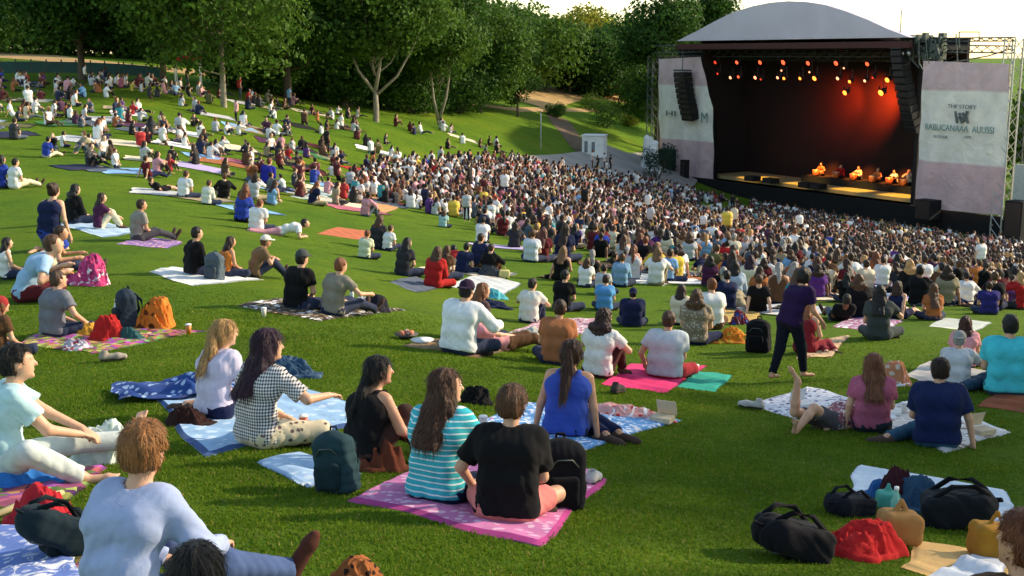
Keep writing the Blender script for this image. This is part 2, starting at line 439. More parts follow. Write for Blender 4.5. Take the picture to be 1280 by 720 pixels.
def torso(Fd, J, off, wide=1.0, hips=True, sh=True, cuts=(), tag_=0, k=0.06, belly=0.0, fem=0.0):
    rt = J['right']; P, W, C, Nn = J['pelvis'], J['waist'], J['chest'], J['nb']
    hr = v3(1, 0, 0)
    if hips: Fd.cone(P - hr * .085 * wide, P + hr * .085 * wide, .105 + off, .105 + off, k, cuts, tag_)
    ww = .075 - .02 * fem
    Fd.cone(W - hr * ww * wide + J['fwd'] * belly, W + hr * ww * wide + J['fwd'] * belly, .098 + off + belly, .098 + off + belly, k, cuts, tag_)
    Fd.cone(C - rt * .085 * wide, C + rt * .085 * wide, .108 + off, .108 + off, k, cuts, tag_)
    if sh: 
        S = (J['shL'] + J['shR']) / 2
        Fd.cone(S - rt * .115 * wide, S + rt * .115 * wide, .066 + off, .066 + off, k, cuts, tag_)
def hand(Fd, J, q, s, fine, tag_=0):
    h = J['ha' + q]; d = nrm(h - J['el' + q]); mode = J['mode' + q]
    if isinstance(mode, str) and mode in ('back', 'down', 'knees', 'lap'):
        fd = nrm(d * 0.25 + v3(-s * 0.25 if mode == 'lap' else s * 0.15, 1.0 if mode != 'back' else -0.7, -0.35))
    else: fd = nrm(d + v3(-s * 0.15, 0, -0.12))
    sd = nrm(np.cross(fd, v3(0, 0, 1))); nn = np.cross(sd, fd)
    pc = h + fd * 0.045
    if not fine:
        Fd.cone(h, h + fd * .08, .030, .034, .02, (), tag_); Fd.cone(h + fd * .08, h + fd * .15, .032, .018, .02, (), tag_); return
    Fd.ell(pc, (.041, .050, .018), .015, np.array([sd, fd, nn]), (), tag_)
    for i, (o, L) in enumerate(((-.030, .062), (-.010, .075), (.011, .072), (.030, .056))):
        a = h + fd * .082 + sd * o; b = a + (fd + sd * o * 3) * L * .5 - nn * .006; c = b + fd * L * .42 - nn * .024
        Fd.cone(a, b, .0105, .0098, .005, (), tag_); Fd.cone(b, c, .0098, .0085, .005, (), tag_)
    a = h + fd * .03 - sd * s * .030; b = a - sd * s * .028 + fd * .035 - nn * .004; c = b + fd * .032 - nn * .008 - sd * s * .004
    Fd.cone(a, b, .015, .012, .008, (), tag_); Fd.cone(b, c, .012, .0095, .006, (), tag_)
def body(Fd, J, p, fine=True, tg=(0, 0, 0)):
    """the skin: one continuous surface. tg = tags for torso, arms, legs (used by the far crowd)"""
    wd = p.get('wide', 1.0)
    torso(Fd, J, -.004, wd, tag_=tg[0], fem=p.get('fem', 0))
    for s, q in ((-1, 'L'), (1, 'R')):
        ak = .035
        Fd.cone(J['sh' + q], J['el' + q], .050 * wd, .038, ak, (), tg[1]); Fd.cone(J['el' + q], J['ha' + q], .038, .025, .02, (), tg[1] if tg[1] != 1 else 0)
        hand(Fd, J, q, s, fine, 0)
        Fd.cone(J['hip' + q], J['kn' + q], .088 * (.5 + wd / 2), .055, .05, (), tg[2]); 
        m = J['kn' + q] * .7 + J['an' + q] * .3
        Fd.cone(J['kn' + q], m, .053, .052, .03, (), tg[2]); Fd.cone(m, J['an' + q], .052, .036, .03, (), tg[2])
        an, fd = J['an' + q], J['fd' + q]
        heel = an - fd * .035; dn = nrm(np.cross(np.cross(fd, v3(0, 0, 1)), fd)) * -1
        sole = dn * .035 if abs(fd[2]) < .5 else v3(0, -.0, 0)
        toe = an + fd * .15 + sole
        Fd.cone(heel + sole * .6, toe, .034, .024, .02, (), tg[2] if tg[2] != 2 else 4)
        Fd.cone(toe, toe + fd * .035, .028, .019, .02, (), tg[2] if tg[2] != 2 else 4)
        if fine and p.get('bare'):
            sdv = nrm(np.cross(fd, v3(0, 0, 1)) + 1e-6)
            for i in range(5): 
                o = (i - 2) * .015; a = toe + fd * .01 + sdv * o * 1.1
                Fd.cone(a, a + fd * (.055 - .006 * abs(i - (0 if s > 0 else 4))), .0105, .009, .005)
    Fd.cone(J['nb'] - (J['H'] - J['nb']) * .25, hw(J, (0, -.015, -.05)), .056, .050, .03, (), 0)
    B = J['HB']
    Fd.ell(hw(J, (0, -.008, .025)), (.075, .095, .092), .02, B, (), 0)
    Fd.ell(hw(J, (0, .030, -.035)), (.058, .064, .080), .03, B, (), 0)
    if fine:
        Fd.cone(hw(J, (0, .086, .020)), hw(J, (0, .108, -.014)), .008, .0135, .012, (), 0)      # nose
        Fd.cone(hw(J, (-.032, .080, .036)), hw(J, (.032, .080, .036)), .010, .010, .014, (), 0)  # brow
        Fd.ell(hw(J, (0, .088, -.046)), (.021, .010, .009), .007, B, (), 0)                       # lips
        Fd.ell(hw(J, (0, .080, -.088)), (.022, .018, .016), .02, B, (), 0)                        # chin
        for s in (-1, 1): Fd.ell(hw(J, (s * .080, -.006, -.006)), (.009, .019, .032), .006, B, (), 0)
    else:
        Fd.cone(hw(J, (0, .085, .015)), hw(J, (0, .106, -.012)), .010, .014, .012, (), 0)
def shirt(Fd, J, p, tag_=1):
    kind = p.get('shirt', 'tee'); off = p.get('off', .016); wd = p.get('wide', 1.0)
    cuts = []
    lean_up = nrm(J['nb'] - J['pelvis'])
    if p.get('legs') in ('stand', 'walk'): cuts.append((J['pelvis'] - lean_up * .06, -lean_up))
    else: cuts.append((J['pelvis'] - lean_up * .055, -lean_up))
    if kind == 'crop': cuts = [(J['waist'] - lean_up * .02, -lean_up)]
    torso(Fd, J, off + .004, wd, cuts=tuple(cuts), tag_=tag_, sh=(kind != 'tank'), belly=p.get('belly', 0), fem=p.get('fem', 0) * .6)
    if kind == 'tank':
        for s, q in ((-1, 'L'), (1, 'R')):
            sh = J['sh' + q]; x = J['nb'] + (sh - J['nb']) * .48
            for yy in (-1, 1): Fd.cone(J['chest'] + J['right'] * s * .06 + J['fwd'] * yy * .07, x + lean_up * .012 + J['fwd'] * yy * .03, .046, .030, .03, (), tag_)
            Fd.cone(x + J['fwd'] * .03 + lean_up * .01, x - J['fwd'] * .03 + lean_up * .01, .034, .034, .02, (), tag_)
    for s, q in ((-1, 'L'), (1, 'R')):
        a, e, h = J['sh' + q], J['el' + q], J['ha' + q]
        if kind == 'tee':
            d = nrm(e - a); fr = p.get('sleeve', .62)
            Fd.cone(a, e, .053 + off, .048 + off + .008, .035, ((a + (e - a) * fr, d),), tag_)
        elif kind == 'long':
            Fd.cone(a, e, .052 + off, .042 + off, .035, (), tag_); d = nrm(h - e)
            Fd.cone(e, h, .042 + off, .031 + off, .03, ((e + (h - e) * .93, d),), tag_)
    if kind != 'none':
        Fd.sub(J['nb'] + nrm(J['H'] - J['nb']) * (-.005 if kind != 'tank' else -.03), J['H'], .058 if kind != 'tank' else .075, .085)
def trousers(Fd, J, p, tag_=2):
    kind = p.get('bottom', 'long'); off = .013; wd = p.get('wide', 1.0)
    up = nrm(J['waist'] - J['pelvis'])
    hr = v3(1, 0, 0); P = J['pelvis']
    Fd.cone(P - hr * .085 * wd, P + hr * .085 * wd, .105 + off, .105 + off, .05, ((P + up * .03, up),), tag_)
    for s, q in ((-1, 'L'), (1, 'R')):
        a, kn, an = J['hip' + q], J['kn' + q], J['an' + q]
        if kind == 'short':
            d = nrm(kn - a); Fd.cone(a, kn, .092 * (.5 + wd / 2) + off, .066 + off, .05, ((a + (kn - a) * .72, d),), tag_)
        else:
            Fd.cone(a, kn, .090 * (.5 + wd / 2) + off, .060 + off, .05, (), tag_); d = nrm(an - kn)
            Fd.cone(kn, an, .060 + off, .044 + off, .03, ((kn + (an - kn) * (.94 if kind == 'long' else .6), d),), tag_)
def hairf(Fd, J, p, tag_=3):
    st = p.get('hair', 'short'); B = J['HB']; o = p.get('hoff', .0)
    zc = -.075 if st in ('short',) else -.09
    face = [0.045, 0.050]
    cuts_nape = ((hw(J, (0, 0, zc)), -B[2]),) if st in ('short', 'crop', 'cap', 'beanie') else ()
    Fd.ell(hw(J, (0, -.018, .028)), (.086 + o, .107 + o, .104 + o), .01, B, cuts_nape, tag_)
    Fd.ell(hw(J, (0, -.045, -.025)), (.078 + o, .068 + o, .078), .02, B, cuts_nape, tag_)
    up = v3(0, 0, 1); nb = J['nb']
    bk = -J['fwd']; sp = nrm(nb - J['waist'])
    # points down the back, outside the torso surface
    A0 = hw(J, (0, -.085, -.02)); A1 = nb + bk * .095 + up * .02; A2 = J['chest'] + bk * .155; A3 = J['waist'] + bk * .145
    r = B[0]; rt = J['right']
    if st == 'long' or st == 'mid' or st == 'curly':
        L = p.get('hlen', 1.0)
        end = A1 + (A2 - A1) * L if st == 'long' else A1 + (A2 - A1) * .35
        for x in (-1, -.5, 0, .5, 1):
            a = hw(J, (x * .062, -.05, .0)); b = A1 + rt * x * .075 + bk * -.02 * abs(x); c = end + rt * x * .075 + bk * -.02 * abs(x)
            Fd.cone(a, b, .042, .040, .025, (), tag_); Fd.cone(b, c, .042, .024, .02, (), tag_)
            if st == 'curly': Fd.ell(b + v3(x * .03, 0, .03), (.06, .06, .06), .02, None, (), tag_)
        for s in (-1, 1):
            a = hw(J, (s * .078, .0, .0)); b = nb + rt * s * .095 + up * .035 + bk * .03
            Fd.cone(a, b, .022, .030, .02, (), tag_)
    elif st == 'pony':
        k = hw(J, (0, -.115, .035)); Fd.ell(k, (.03, .03, .03), .01, None, (), tag_)
        e = A1 + (A2 - A1) * p.get('hlen', 1.0)
        b = A1 + bk * .03 + up * .02
        for x in (-.7, 0, .7):
            Fd.cone(k, b + rt * x * .03, .024, .034, .02, (), tag_); Fd.cone(b + rt * x * .03, e + rt * x * .022, .034, .014, .02, (), tag_)
    elif st == 'lowpony':
        k = hw(J, (0, -.10, -.05)); Fd.cone(k, A1 + bk * .02, .035, .035, .02, (), tag_); Fd.cone(A1 + bk * .02, A2 + bk * .0, .036, .018, .02, (), tag_)
    elif st == 'bun':
        Fd.ell(hw(J, (0, -.10, .085)), (.048, .045, .042), .012, None, (), tag_)
    elif st == 'afro':
        Fd.ell(hw(J, (0, -.02, .045)), (.125, .13, .125), .03, B, (), tag_)
def hair_post(J, p):
    st = p.get('hair', 'short'); H = J['H']; B = J['HB']; seed = p.get('seed', 1)
    yf = .040 if st != 'short' else .030
    def f(D, X, Y, Z):
        x, y, z = X - H[0], Y - H[1], Z - H[2]
        lx = x * B[0][0] + y * B[0][1] + z * B[0][2]; ly = x * B[1][0] + y * B[1][1] + z * B[1][2]; lz = x * B[2][0] + y * B[2][1] + z * B[2][2]
        az = np.arctan2(lx, -ly)
        rr = np.sqrt(lx * lx + ly * ly)
        g = np.sin(az * 17 + 3 * np.sin(az * 3 + seed) + lz * 9) * .0035 + np.sin(az * 41 + lz * 20 + seed) * .002 + np.sin(az * 7 + lz * 30 + 2 * seed) * .003
        if st in ('curly', 'afro'): g = g + .009 * np.sin(lx * 90 + seed) * np.sin(ly * 85) * np.sin(lz * 80)
        if st in ('long', 'pony', 'mid', 'lowpony'): g = g + .004 * np.sin(lx * 230 + 6 * np.sin(lz * 9)) 
        D = D + g.astype(np.float32) * np.clip(rr / .05, 0, 1)
        hl = .070 + .012 * np.sin(az * 5 + seed) + np.clip(np.abs(lx) - .03, 0, 1) * -.3
        fc = np.maximum(yf - ly, lz - hl)             # the face opening
        fc = np.maximum(fc, -(lz + .16)); 
        D = np.maximum(D, -fc)
        if st == 'short':                              # clear of the ears and the neck sides
            ears = np.maximum(np.abs(ly - .0) - .028, lz - .012); D = np.maximum(D, -np.maximum(ears, .055 - np.abs(lx)))
        return D.astype(np.float32)
    return f
SKINS = [(.66, .40, .26), (.58, .33, .20), (.72, .46, .32), (.42, .22, .12), (.20, .10, .055)]
HAIRC = {'black': (.012, .010, .009), 'dark brown': (.035, .018, .010), 'brown': (.085, .040, .018), 'auburn': (.16, .05, .018), 'blond': (.46, .27, .10), 'grey': (.30, .28, .26), 'dark purple': (.030, .008, .022), 'red brown': (.13, .035, .012), 'light brown': (.20, .105, .045)}
def parts_of(p, vox, fine):
    J = skeleton(**{k: v for k, v in p.items() if k in ('legs', 'arms', 'lean', 'yaw', 'pitch', 'twist', 'wide', 'side', 'roll', 'footL', 'footR', 'kpoleL', 'kpoleR')})
    out = {}; seed = p.get('seed', 1)
    f = Fld(vox); body(f, J, p, fine); out['person'] = f.mesh()
    vc = vox * 1.15
    if p.get('shirt', 'tee') != 'none':
        f = Fld(vc); shirt(f, J, p); out['shirt'] = f.mesh(folds(seed, p.get('fold', .0045)))
    if p.get('bottom', 'long') != 'none':
        f = Fld(vc); trousers(f, J, p); out['trousers' if p.get('bottom', 'long') != 'short' else 'shorts'] = f.mesh(folds(seed + 9, .004))
    if p.get('hair') != 'bald':
        f = Fld(vox * .9); hairf(f, J, p); out['hair'] = f.mesh(post=(hair_post(J, p),))
    if not p.get('bare'):
        for q in 'LR':
            f = Fld(vox)
            an, fd = J['an' + q], J['fd' + q]; dn = nrm(np.cross(np.cross(fd, v3(0, 0, 1)), fd)) * -1
            sole = dn * .035 if abs(fd[2]) < .5 else v3(0, 0, 0); toe = an + fd * .15 + sole
            f.cone(an - fd * .035 + sole * .6, toe, .045, .036, .02); f.cone(toe, toe + fd * .04, .038, .028, .02)
            out['shoe' + q] = f.mesh()
    if p.get('hat'):
        f = Fld(vox); B = J['HB']; o = .0
        if p['hat'] in ('cap', 'capback'):
            f.ell(hw(J, (0, -.012, .040)), (.095, .115, .110), .01, B, ((hw(J, (0, 0, .035)), -B[2]),))
            d = 1 if p['hat'] == 'cap' else -1
            f.ell(hw(J, (0, d * .120, .045)), (.075, .075, .012), .01, B)
        elif p['hat'] == 'brim':
            f.ell(hw(J, (0, -.012, .045)), (.095, .112, .110), .02, B, ((hw(J, (0, 0, .035)), -B[2]),))
            f.ell(hw(J, (0, -.005, .045)), (.17, .18, .014), .02, B)
        elif p['hat'] == 'scarf':
            f.ell(hw(J, (0, -.015, .030)), (.094, .114, .112), .02, B, ((hw(J, (0, .05, -.02)), nrm(B[1] - B[2] * .8)),))
            f.cone(hw(J, (0, -.10, -.03)), hw(J, (0, -.13, -.14)), .03, .02, .02)
        out['hat'] = f.mesh(folds(seed, .002))
    return out, J
EYE_W = solid('eye_white', (.75, .72, .68), .3, .05); EYE_D = solid('eye_iris', (.03, .02, .015), .2, .05)
def strands(ho, me, J, p):
    """loose strands lying over the mass of the hair"""
    n = len(me.vertices); r = np.random.default_rng(p.get('seed', 1) + 4)
    co = np.zeros(n * 3, np.float32); me.vertices.foreach_get('co', co); co = co.reshape(-1, 3); no = np.zeros(n * 3, np.float32); me.vertices.foreach_get('normal', no); no = no.reshape(-1, 3)
    short = p.get('hair', 'short') in ('short', 'bun', 'curly'); N_ = 2600; I = r.integers(0, n, N_); I = I[no[I][:, 2] > -.35]; N_ = len(I)
    P = co[I] + no[I] * r.uniform(-.001, .002, (N_, 1)); nn = no[I]
    crown = hw(J, (0, -.05, .12)); down = v3(0, 0, -1.0); 
    out = P - crown; out /= np.linalg.norm(out, axis=1)[:, None] + 1e-6
    T = (out * .5 + down) if not short else (out * .9 + down * .5); T = T + r.normal(size=T.shape) * (.22 if short else .10)
    T = T - nn * np.sum(T * nn, 1)[:, None] * .92; T /= np.linalg.norm(T, axis=1)[:, None] + 1e-6
    L = (r.uniform(.012, .04, N_) if short else r.uniform(.04, .10, N_))[:, None]; S = np.cross(T, nn); S /= np.linalg.norm(S, axis=1)[:, None] + 1e-6; wv = r.uniform(.0008, .0020, (N_, 1))
    lift = nn * r.uniform(.001, .008, (N_, 1)); A = P; B = P + T * L * .5 + lift; C = P + T * L + lift * .3 + r.normal(size=P.shape) * .004
    V = np.stack([A - S * wv, A + S * wv, B + S * wv, B - S * wv, C + S * wv * .3, C - S * wv * .3], 1).reshape(-1, 3); k = np.arange(N_)[:, None] * 6
    Q = np.concatenate([k + np.array([[0, 1, 2, 3]]), k + np.array([[3, 2, 4, 5]])])
    o = link('loose_strands', mesh_np('loose_strands', V, Q), M_HAIR, ho); o.color = tuple(ho.color); o['kind'] = 'stuff'
def make_person(p, vox=.011, fine=True):
    """a body mesh that parents hair and clothes"""
    parts, J = parts_of(p, vox, fine)
    V, Q = parts['person']
    root = link('person', mesh_np('person_body', V, Q), M_SKIN, None, SKINS[p.get('skin', 0)])
    for nm, (V, Q) in parts.items():
        if nm == 'person' or len(V) == 0: continue
        me = mesh_np(nm, V, Q)
        if nm == 'hair':
          ho = link('hair', me, M_HAIR, root, p['hcol'] if 'hcol' in p and not isinstance(p['hcol'], str) else HAIRC[p.get('hcol', 'brown')])
          if fine and vox < .0115: strands(ho, me, J, p)
        elif nm == 'shirt': link(p.get('sname', 'shirt'), me, cloth(*p.get('spat', ('plain',))), root, p.get('scol', (.5, .5, .5)))
        elif nm in ('trousers', 'shorts'): link(nm, me, cloth(*p.get('bpat', ('plain',))), root, p.get('bcol', (.03, .04, .08)))
        elif nm[:4] == 'shoe': link('shoe', me, M_SHOE, root, p.get('fcol', (.08, .05, .04)))
        elif nm == 'hat': link('hat', me, cloth('plain'), root, p.get('hatcol', (.02, .02, .04)))
    if fine and p.get('eyes'):
        for s in (-1, 1):
            f = Fld(.004); f.ell(hw(J, (s * .030, .080, .018)), (.014, .013, .008), .004, J['HB']); V, Q = f.mesh()
            e = link('eye', mesh_np('eye', V, Q), EYE_W, root)
            f = Fld(.003); f.ell(hw(J, (s * .030, .090, .018)), (.0065, .005, .0065), .004, J['HB']); V, Q = f.mesh()
            link('iris', mesh_np('iris', V, Q), EYE_D, e)
    return root, J
# ================================================================ the slope
# (pixel x, pixel y, distance along the view axis) of places on the ground
GP = [(185, 850, 4.4), (390, 712, 5.5), (285, 925, 4.1), (1300, 880, 4.9), (1050, 720, 6.6), (610, 640, 7.5), (450, 590, 8.9), (325, 565, 8.8), (265, 530, 10.0),
      (705, 555, 10.1), (20, 600, 8.2), (748, 478, 14.0), (830, 478, 14.6), (693, 460, 15), (573, 447, 13.8), (68, 425, 15), (370, 392, 16.8),
      (415, 400, 16.8), (1175, 565, 11.0), (1090, 545, 12.0), (1255, 500, 13.0), (1195, 490, 14.5), (985, 475, 16.0), (1105, 430, 17.6),
      (240, 348, 20), (178, 305, 24), (68, 300, 24), (880, 435, 18.8), (700, 390, 23.5), (660, 405, 22), (510, 345, 26), (455, 325, 30), (645, 325, 31),
      (1230, 395, 24), (1060, 380, 28), (1000, 330, 40), (320, 290, 29), (20, 238, 36), (60, 198, 47), (100, 220, 41), (300, 200, 54),
      (0, 130, 62), (200, 112, 70), (450, 150, 83), (610, 190, 92), (640, 130, 120), (470, 152, 83), (550, 165, 85), (700, 190, 105), (700, 125, 150),
      (740, 112, 165), (560, 200, 82), (700, 215, 92), (860, 240, 105), (1100, 289, 86), (1270, 318, 78), (1150, 285, 95), (890, 247, 115), (440, 215, 62), (520, 250, 55), (640, 250, 62), (800, 290, 58), (1000, 290, 66),
      (60, 80, 95), (200, 84, 105), (400, 120, 110), (0, 88, 82), (-200, 80, 90), (-200, 300, 30), (1500, 330, 80), (1500, 400, 26), (1500, 600, 11), (-300, 600, 8)]
EXTRA = [(-160, 150, 4.0), (-80, 220, 4.0), (0, 240, 2.0), (80, 230, -4.0), (160, 160, -9), (120, 60, -8), (60, 10, -2.5), (-60, 0, 2), (-100, 60, 3), (0, -20, 2.2), (20, -15, 1.5), (-20, -15, 2.2), (60, 150, -9.2), (40, 300, -2), (-100, 320, 2), (30, 112, -10.6), (42, 98, -10.6), (160, 300, -6)]
_g = []
for px, py, t in GP:
    p = ray(px, py) * t; _g.append((p[0], p[1], p[2] + CAMZ))
_g = np.array(_g + EXTRA)
_W = np.array([3.0 if t < 20 else 1.5 if t < 60 else 1.0 for _, _, t in GP] + [0.4] * len(EXTRA))
SCL = 40.0
def _warp(P):                                    # finer near the camera, coarser far away
    r = np.hypot(P[:, 0], P[:, 1] + 4) + 1e-6; k = np.log1p(r / 6.0) * 8 / r
    return np.stack([P[:, 0] * k, (P[:, 1] + 4) * k], 1)
def _phi(r2): return np.where(r2 > 0, 0.5 * r2 * np.log(r2 + 1e-12), 0)
def _fit():
    A = _warp(_g[:, :2]) / 10; n = len(A)
    K = _phi(((A[:, None] - A[None]) ** 2).sum(2)) + np.diag(0.05 / _W)
    Pm = np.concatenate([np.ones((n, 1)), A], 1)
    M = np.block([[K, Pm], [Pm.T, np.zeros((3, 3))]])
    return A, np.linalg.solve(M, np.concatenate([_g[:, 2], np.zeros(3)]))
_A, _C = _fit()
def _tz(x, y):
    B = _warp(np.stack([np.ravel(x), np.ravel(y)], 1)) / 10
    out = np.zeros(len(B))
    for i in range(0, len(B), 20000):
        b = B[i:i + 20000]
        out[i:i + 20000] = _phi(((b[:, None] - _A[None]) ** 2).sum(2)) @ _C[:-3] + _C[-3] + b @ _C[-2:]
    return out.reshape(np.shape(x))
GX0, GX1, GY0, GY1, GH = -150.0, 190.0, -24.0, 330.0, 1.0
_gx = np.arange(GX0, GX1 + .1, GH); _gy = np.arange(GY0, GY1 + .1, GH)
_GZ = _tz(*np.meshgrid(_gx, _gy, indexing='ij'))
def ground(x, y):
    fx = np.clip((np.asarray(x, float) - GX0) / GH, 0, len(_gx) - 1.001); fy = np.clip((np.asarray(y, float) - GY0) / GH, 0, len(_gy) - 1.001)
    i = fx.astype(int); j = fy.astype(int); a = fx - i; b = fy - j
    return _GZ[i, j] * (1 - a) * (1 - b) + _GZ[i + 1, j] * a * (1 - b) + _GZ[i, j + 1] * (1 - a) * b + _GZ[i + 1, j + 1] * a * b
def at(px, py, tmin=2.5):
    """the place on the slope seen at a pixel"""
    d = ray(px, py); t = np.concatenate([np.arange(tmin, 40, .05), np.arange(40, 320, .3)])
    X, Y, Z = d[0] * t, d[1] * t, CAMZ + d[2] * t
    ok = Z < ground(X, Y)
    i = int(np.argmax(ok)) if ok.any() else len(t) - 1
    a = t[max(i - 1, 0)]; b = t[i]
    for _ in range(12):
        m = (a + b) / 2
        if CAMZ + d[2] * m < ground(d[0] * m, d[1] * m): b = m
        else: a = m
    t_ = b; x, y = d[0] * t_, d[1] * t_
    return np.array([x, y, float(ground(x, y))])
def gnormal(x, y, e=.6):
    return nrm(v3(-(ground(x + e, y) - ground(x - e, y)) / (2 * e), -(ground(x, y + e) - ground(x, y - e)) / (2 * e), 1))
# ================================================================ ground sheet
def axis(g0, g1, h, far):
    return np.concatenate([-np.array(far[::-1], float) + g0, np.arange(g0, g1 + .01, h), g1 + np.array(far, float)])
def make_ground():
    far = [10, 30, 70, 150, 300, 700, 1500, 3000]
    xs = axis(GX0, GX1, 1.0, far); ys = axis(GY0, GY1, 1.0, far)
    X, Y = np.meshgrid(xs, ys, indexing='ij'); Z = ground(X, Y)
    dx = np.maximum(np.maximum(GX0 - X, X - GX1), 0); dy = np.maximum(np.maximum(GY0 - Y, Y - GY1), 0)
    f = np.clip(np.hypot(dx, dy) / 300, 0, 1); Z = Z * (1 - f) + (-3.0) * f
    n, m = X.shape; V = np.stack([X, Y, Z], 2).reshape(-1, 3)
    i = np.arange(n - 1)[:, None] * m + np.arange(m - 1)[None]
    Q = np.stack([i, i + m, i + m + 1, i + 1], 2).reshape(-1, 4)
    m_, nn, l, b = newmat('lawn')
    tc = N(nn, 'ShaderNodeTexCoord'); v = tc.outputs['Object']
    n1 = noise(nn, l, v, .09, 4, .6, .4); n2 = noise(nn, l, v, .9, 5, .65, .3); n3 = noise(nn, l, v, 9, 4, .7); n4 = noise(nn, l, v, 70, 3, .7)
    c1 = ramp(nn, l, n1, [(.35, (.078, .165, .010)), (.55, (.115, .200, .011)), (.75, (.165, .210, .014))])
    c2 = ramp(nn, l, n2, [(.3, (.72, .74, .8)), (.5, (1, 1, 1)), (.62, (1.05, 1.02, 1)), (.70, (1.25, 1.08, 1.1)), (.82, (2.0, 1.2, 1.6))])
    c = mixc(nn, l, 1.0, c1, c2, 'MULTIPLY')
    c = mixc(nn, l, .6, c, ramp(nn, l, n3, [(.3, (.6, .65, .6)), (.7, (1.35, 1.3, 1.2))]), 'MULTIPLY')
    c = mixc(nn, l, .7, c, ramp(nn, l, n4, [(.3, (.5, .55, .5)), (.7, (1.5, 1.45, 1.3))]), 'MULTIPLY')
    l.new(c, b.inputs['Base Color']); b.inputs['Roughness'].default_value = .95; b.inputs['Specular IOR Level'].default_value = .1
    hh = math_(nn, l, 'ADD', n4, math_(nn, l, 'MULTIPLY', n3, .8)); bump(nn, l, hh, .9, .05, b)
    o = link('ground', mesh_np('ground', V, Q), m_); tag(o, kind='structure', label='mown green lawn sloping down to the stage')
make_ground()
def strip(name, pts, width, mat, label, off=.03, kind='structure', world=False):
    P = [p if world else at(*p) for p in pts]
    C = []
    for a, b in zip(P[:-1], P[1:]):
        k = max(2, int(np.linalg.norm(b - a) / 1.0))
        C += [a + (b - a) * i / k for i in range(k)]
    C.append(P[-1]); V = []; nw = max(2, int(width / 1.0) + 1)
    for i, c in enumerate(C):
        d = nrm((C[min(i + 1, len(C) - 1)] - C[max(i - 1, 0)]) * v3(1, 1, 0)); s = v3(d[1], -d[0], 0)
        wv = width * (1 + .03 * math.sin(i * .37))
        for j in range(nw + 1):
            q = c + s * wv * (j / nw - .5); V.append((q[0], q[1], float(ground(q[0], q[1])) + off))
    Q = [(i * (nw + 1) + j, i * (nw + 1) + j + 1, (i + 1) * (nw + 1) + j + 1, (i + 1) * (nw + 1) + j) for i in range(len(C) - 1) for j in range(nw)]
    o = link(name, mesh_np(name, V, Q), mat); tag(o, label, kind=kind); return o
M_TAN = solid('dry_track', (.42, .27, .10), .95, .25, .6)
M_DIRT = solid('bare_dirt', (.13, .085, .045), .95, .35, 1.2)
M_PAVE = solid('concrete_path', (.30, .27, .24), .9, .18, .5)
M_DRY = solid('dry_grass', (.16, .11, .02), .95, .4, .8)
strip('track', [(-120, 58), (40, 72), (130, 80), (215, 88), (300, 96)], 9, M_TAN, 'dry tan track above the seated crowd')
strip('track', [(640, 124), (690, 113), (730, 116), (775, 122)], 9, M_TAN, 'tan track crossing the hill under the trees')
strip('path', [(560, 128), (640, 137), (700, 137), (745, 138)], 1.6, M_TAN, 'narrow tan path across the hill')
strip('path', [(696, 146), (706, 160), (718, 175), (734, 193)], 2.4, M_DIRT, 'bare brown dirt path running down the hill')
strip('pavement', [(668, 212), (700, 209), (760, 203), (830, 203)], 4.5, M_PAVE, 'grey concrete path behind the packed crowd', .14)
strip('pavement', [(815, 205), (790, 222), (760, 236)], 9, M_PAVE, 'grey concrete apron beside the stage', .18)
strip('pavement', [(860, 258), (935, 268)], 4, M_PAVE, 'pale paved gap in the crowd before the stage', .14)
# ================================================================ trees
def leaf_mat(name, c, c2):
    m, n, l, b = newmat(name)
    g = N(n, 'ShaderNodeNewGeometry'); tc = N(n, 'ShaderNodeTexCoord')
    ns = noise(n, l, tc.outputs['Object'], .45, 3)
    col = mixc(n, l, ramp(n, l, ns, [(.35, 0), (.65, 1)]), c, c2)
    col = mixc(n, l, 1.0, col, ramp(n, l, g.outputs['Random Per Island'], [(0, .65), (1, 1.4)]), 'MULTIPLY')
    l.new(col, b.inputs['Base Color']); b.inputs['Roughness'].default_value = .7; b.inputs['Specular IOR Level'].default_value = .2
    tr = N(n, 'ShaderNodeBsdfTranslucent'); l.new(col, tr.inputs[0])
    mx = N(n, 'ShaderNodeMixShader'); mx.inputs[0].default_value = .35
    l.new(b.outputs[0], mx.inputs[1]); l.new(tr.outputs[0], mx.inputs[2]); l.new(mx.outputs[0], n['Material Output'].inputs[0])
    return m
M_LEAF = [leaf_mat('leaves_dark', (.030, .078, .010), (.048, .110, .015)), leaf_mat('leaves_mid', (.055, .120, .013), (.085, .155, .018)),
          leaf_mat('leaves_yellow_sunlit', (.22, .24, .02), (.30, .28, .03)), leaf_mat('leaves_blue', (.020, .060, .035), (.03, .07, .04))]  # the yellow leaves carry low sunlight in their base colour
M_BARK = solid('bark', (.09, .065, .045), .95, .35, 9, bmp=.02); M_BIRCH = solid('pale_bark', (.27, .23, .17), .85, .3, 5, bmp=.01)
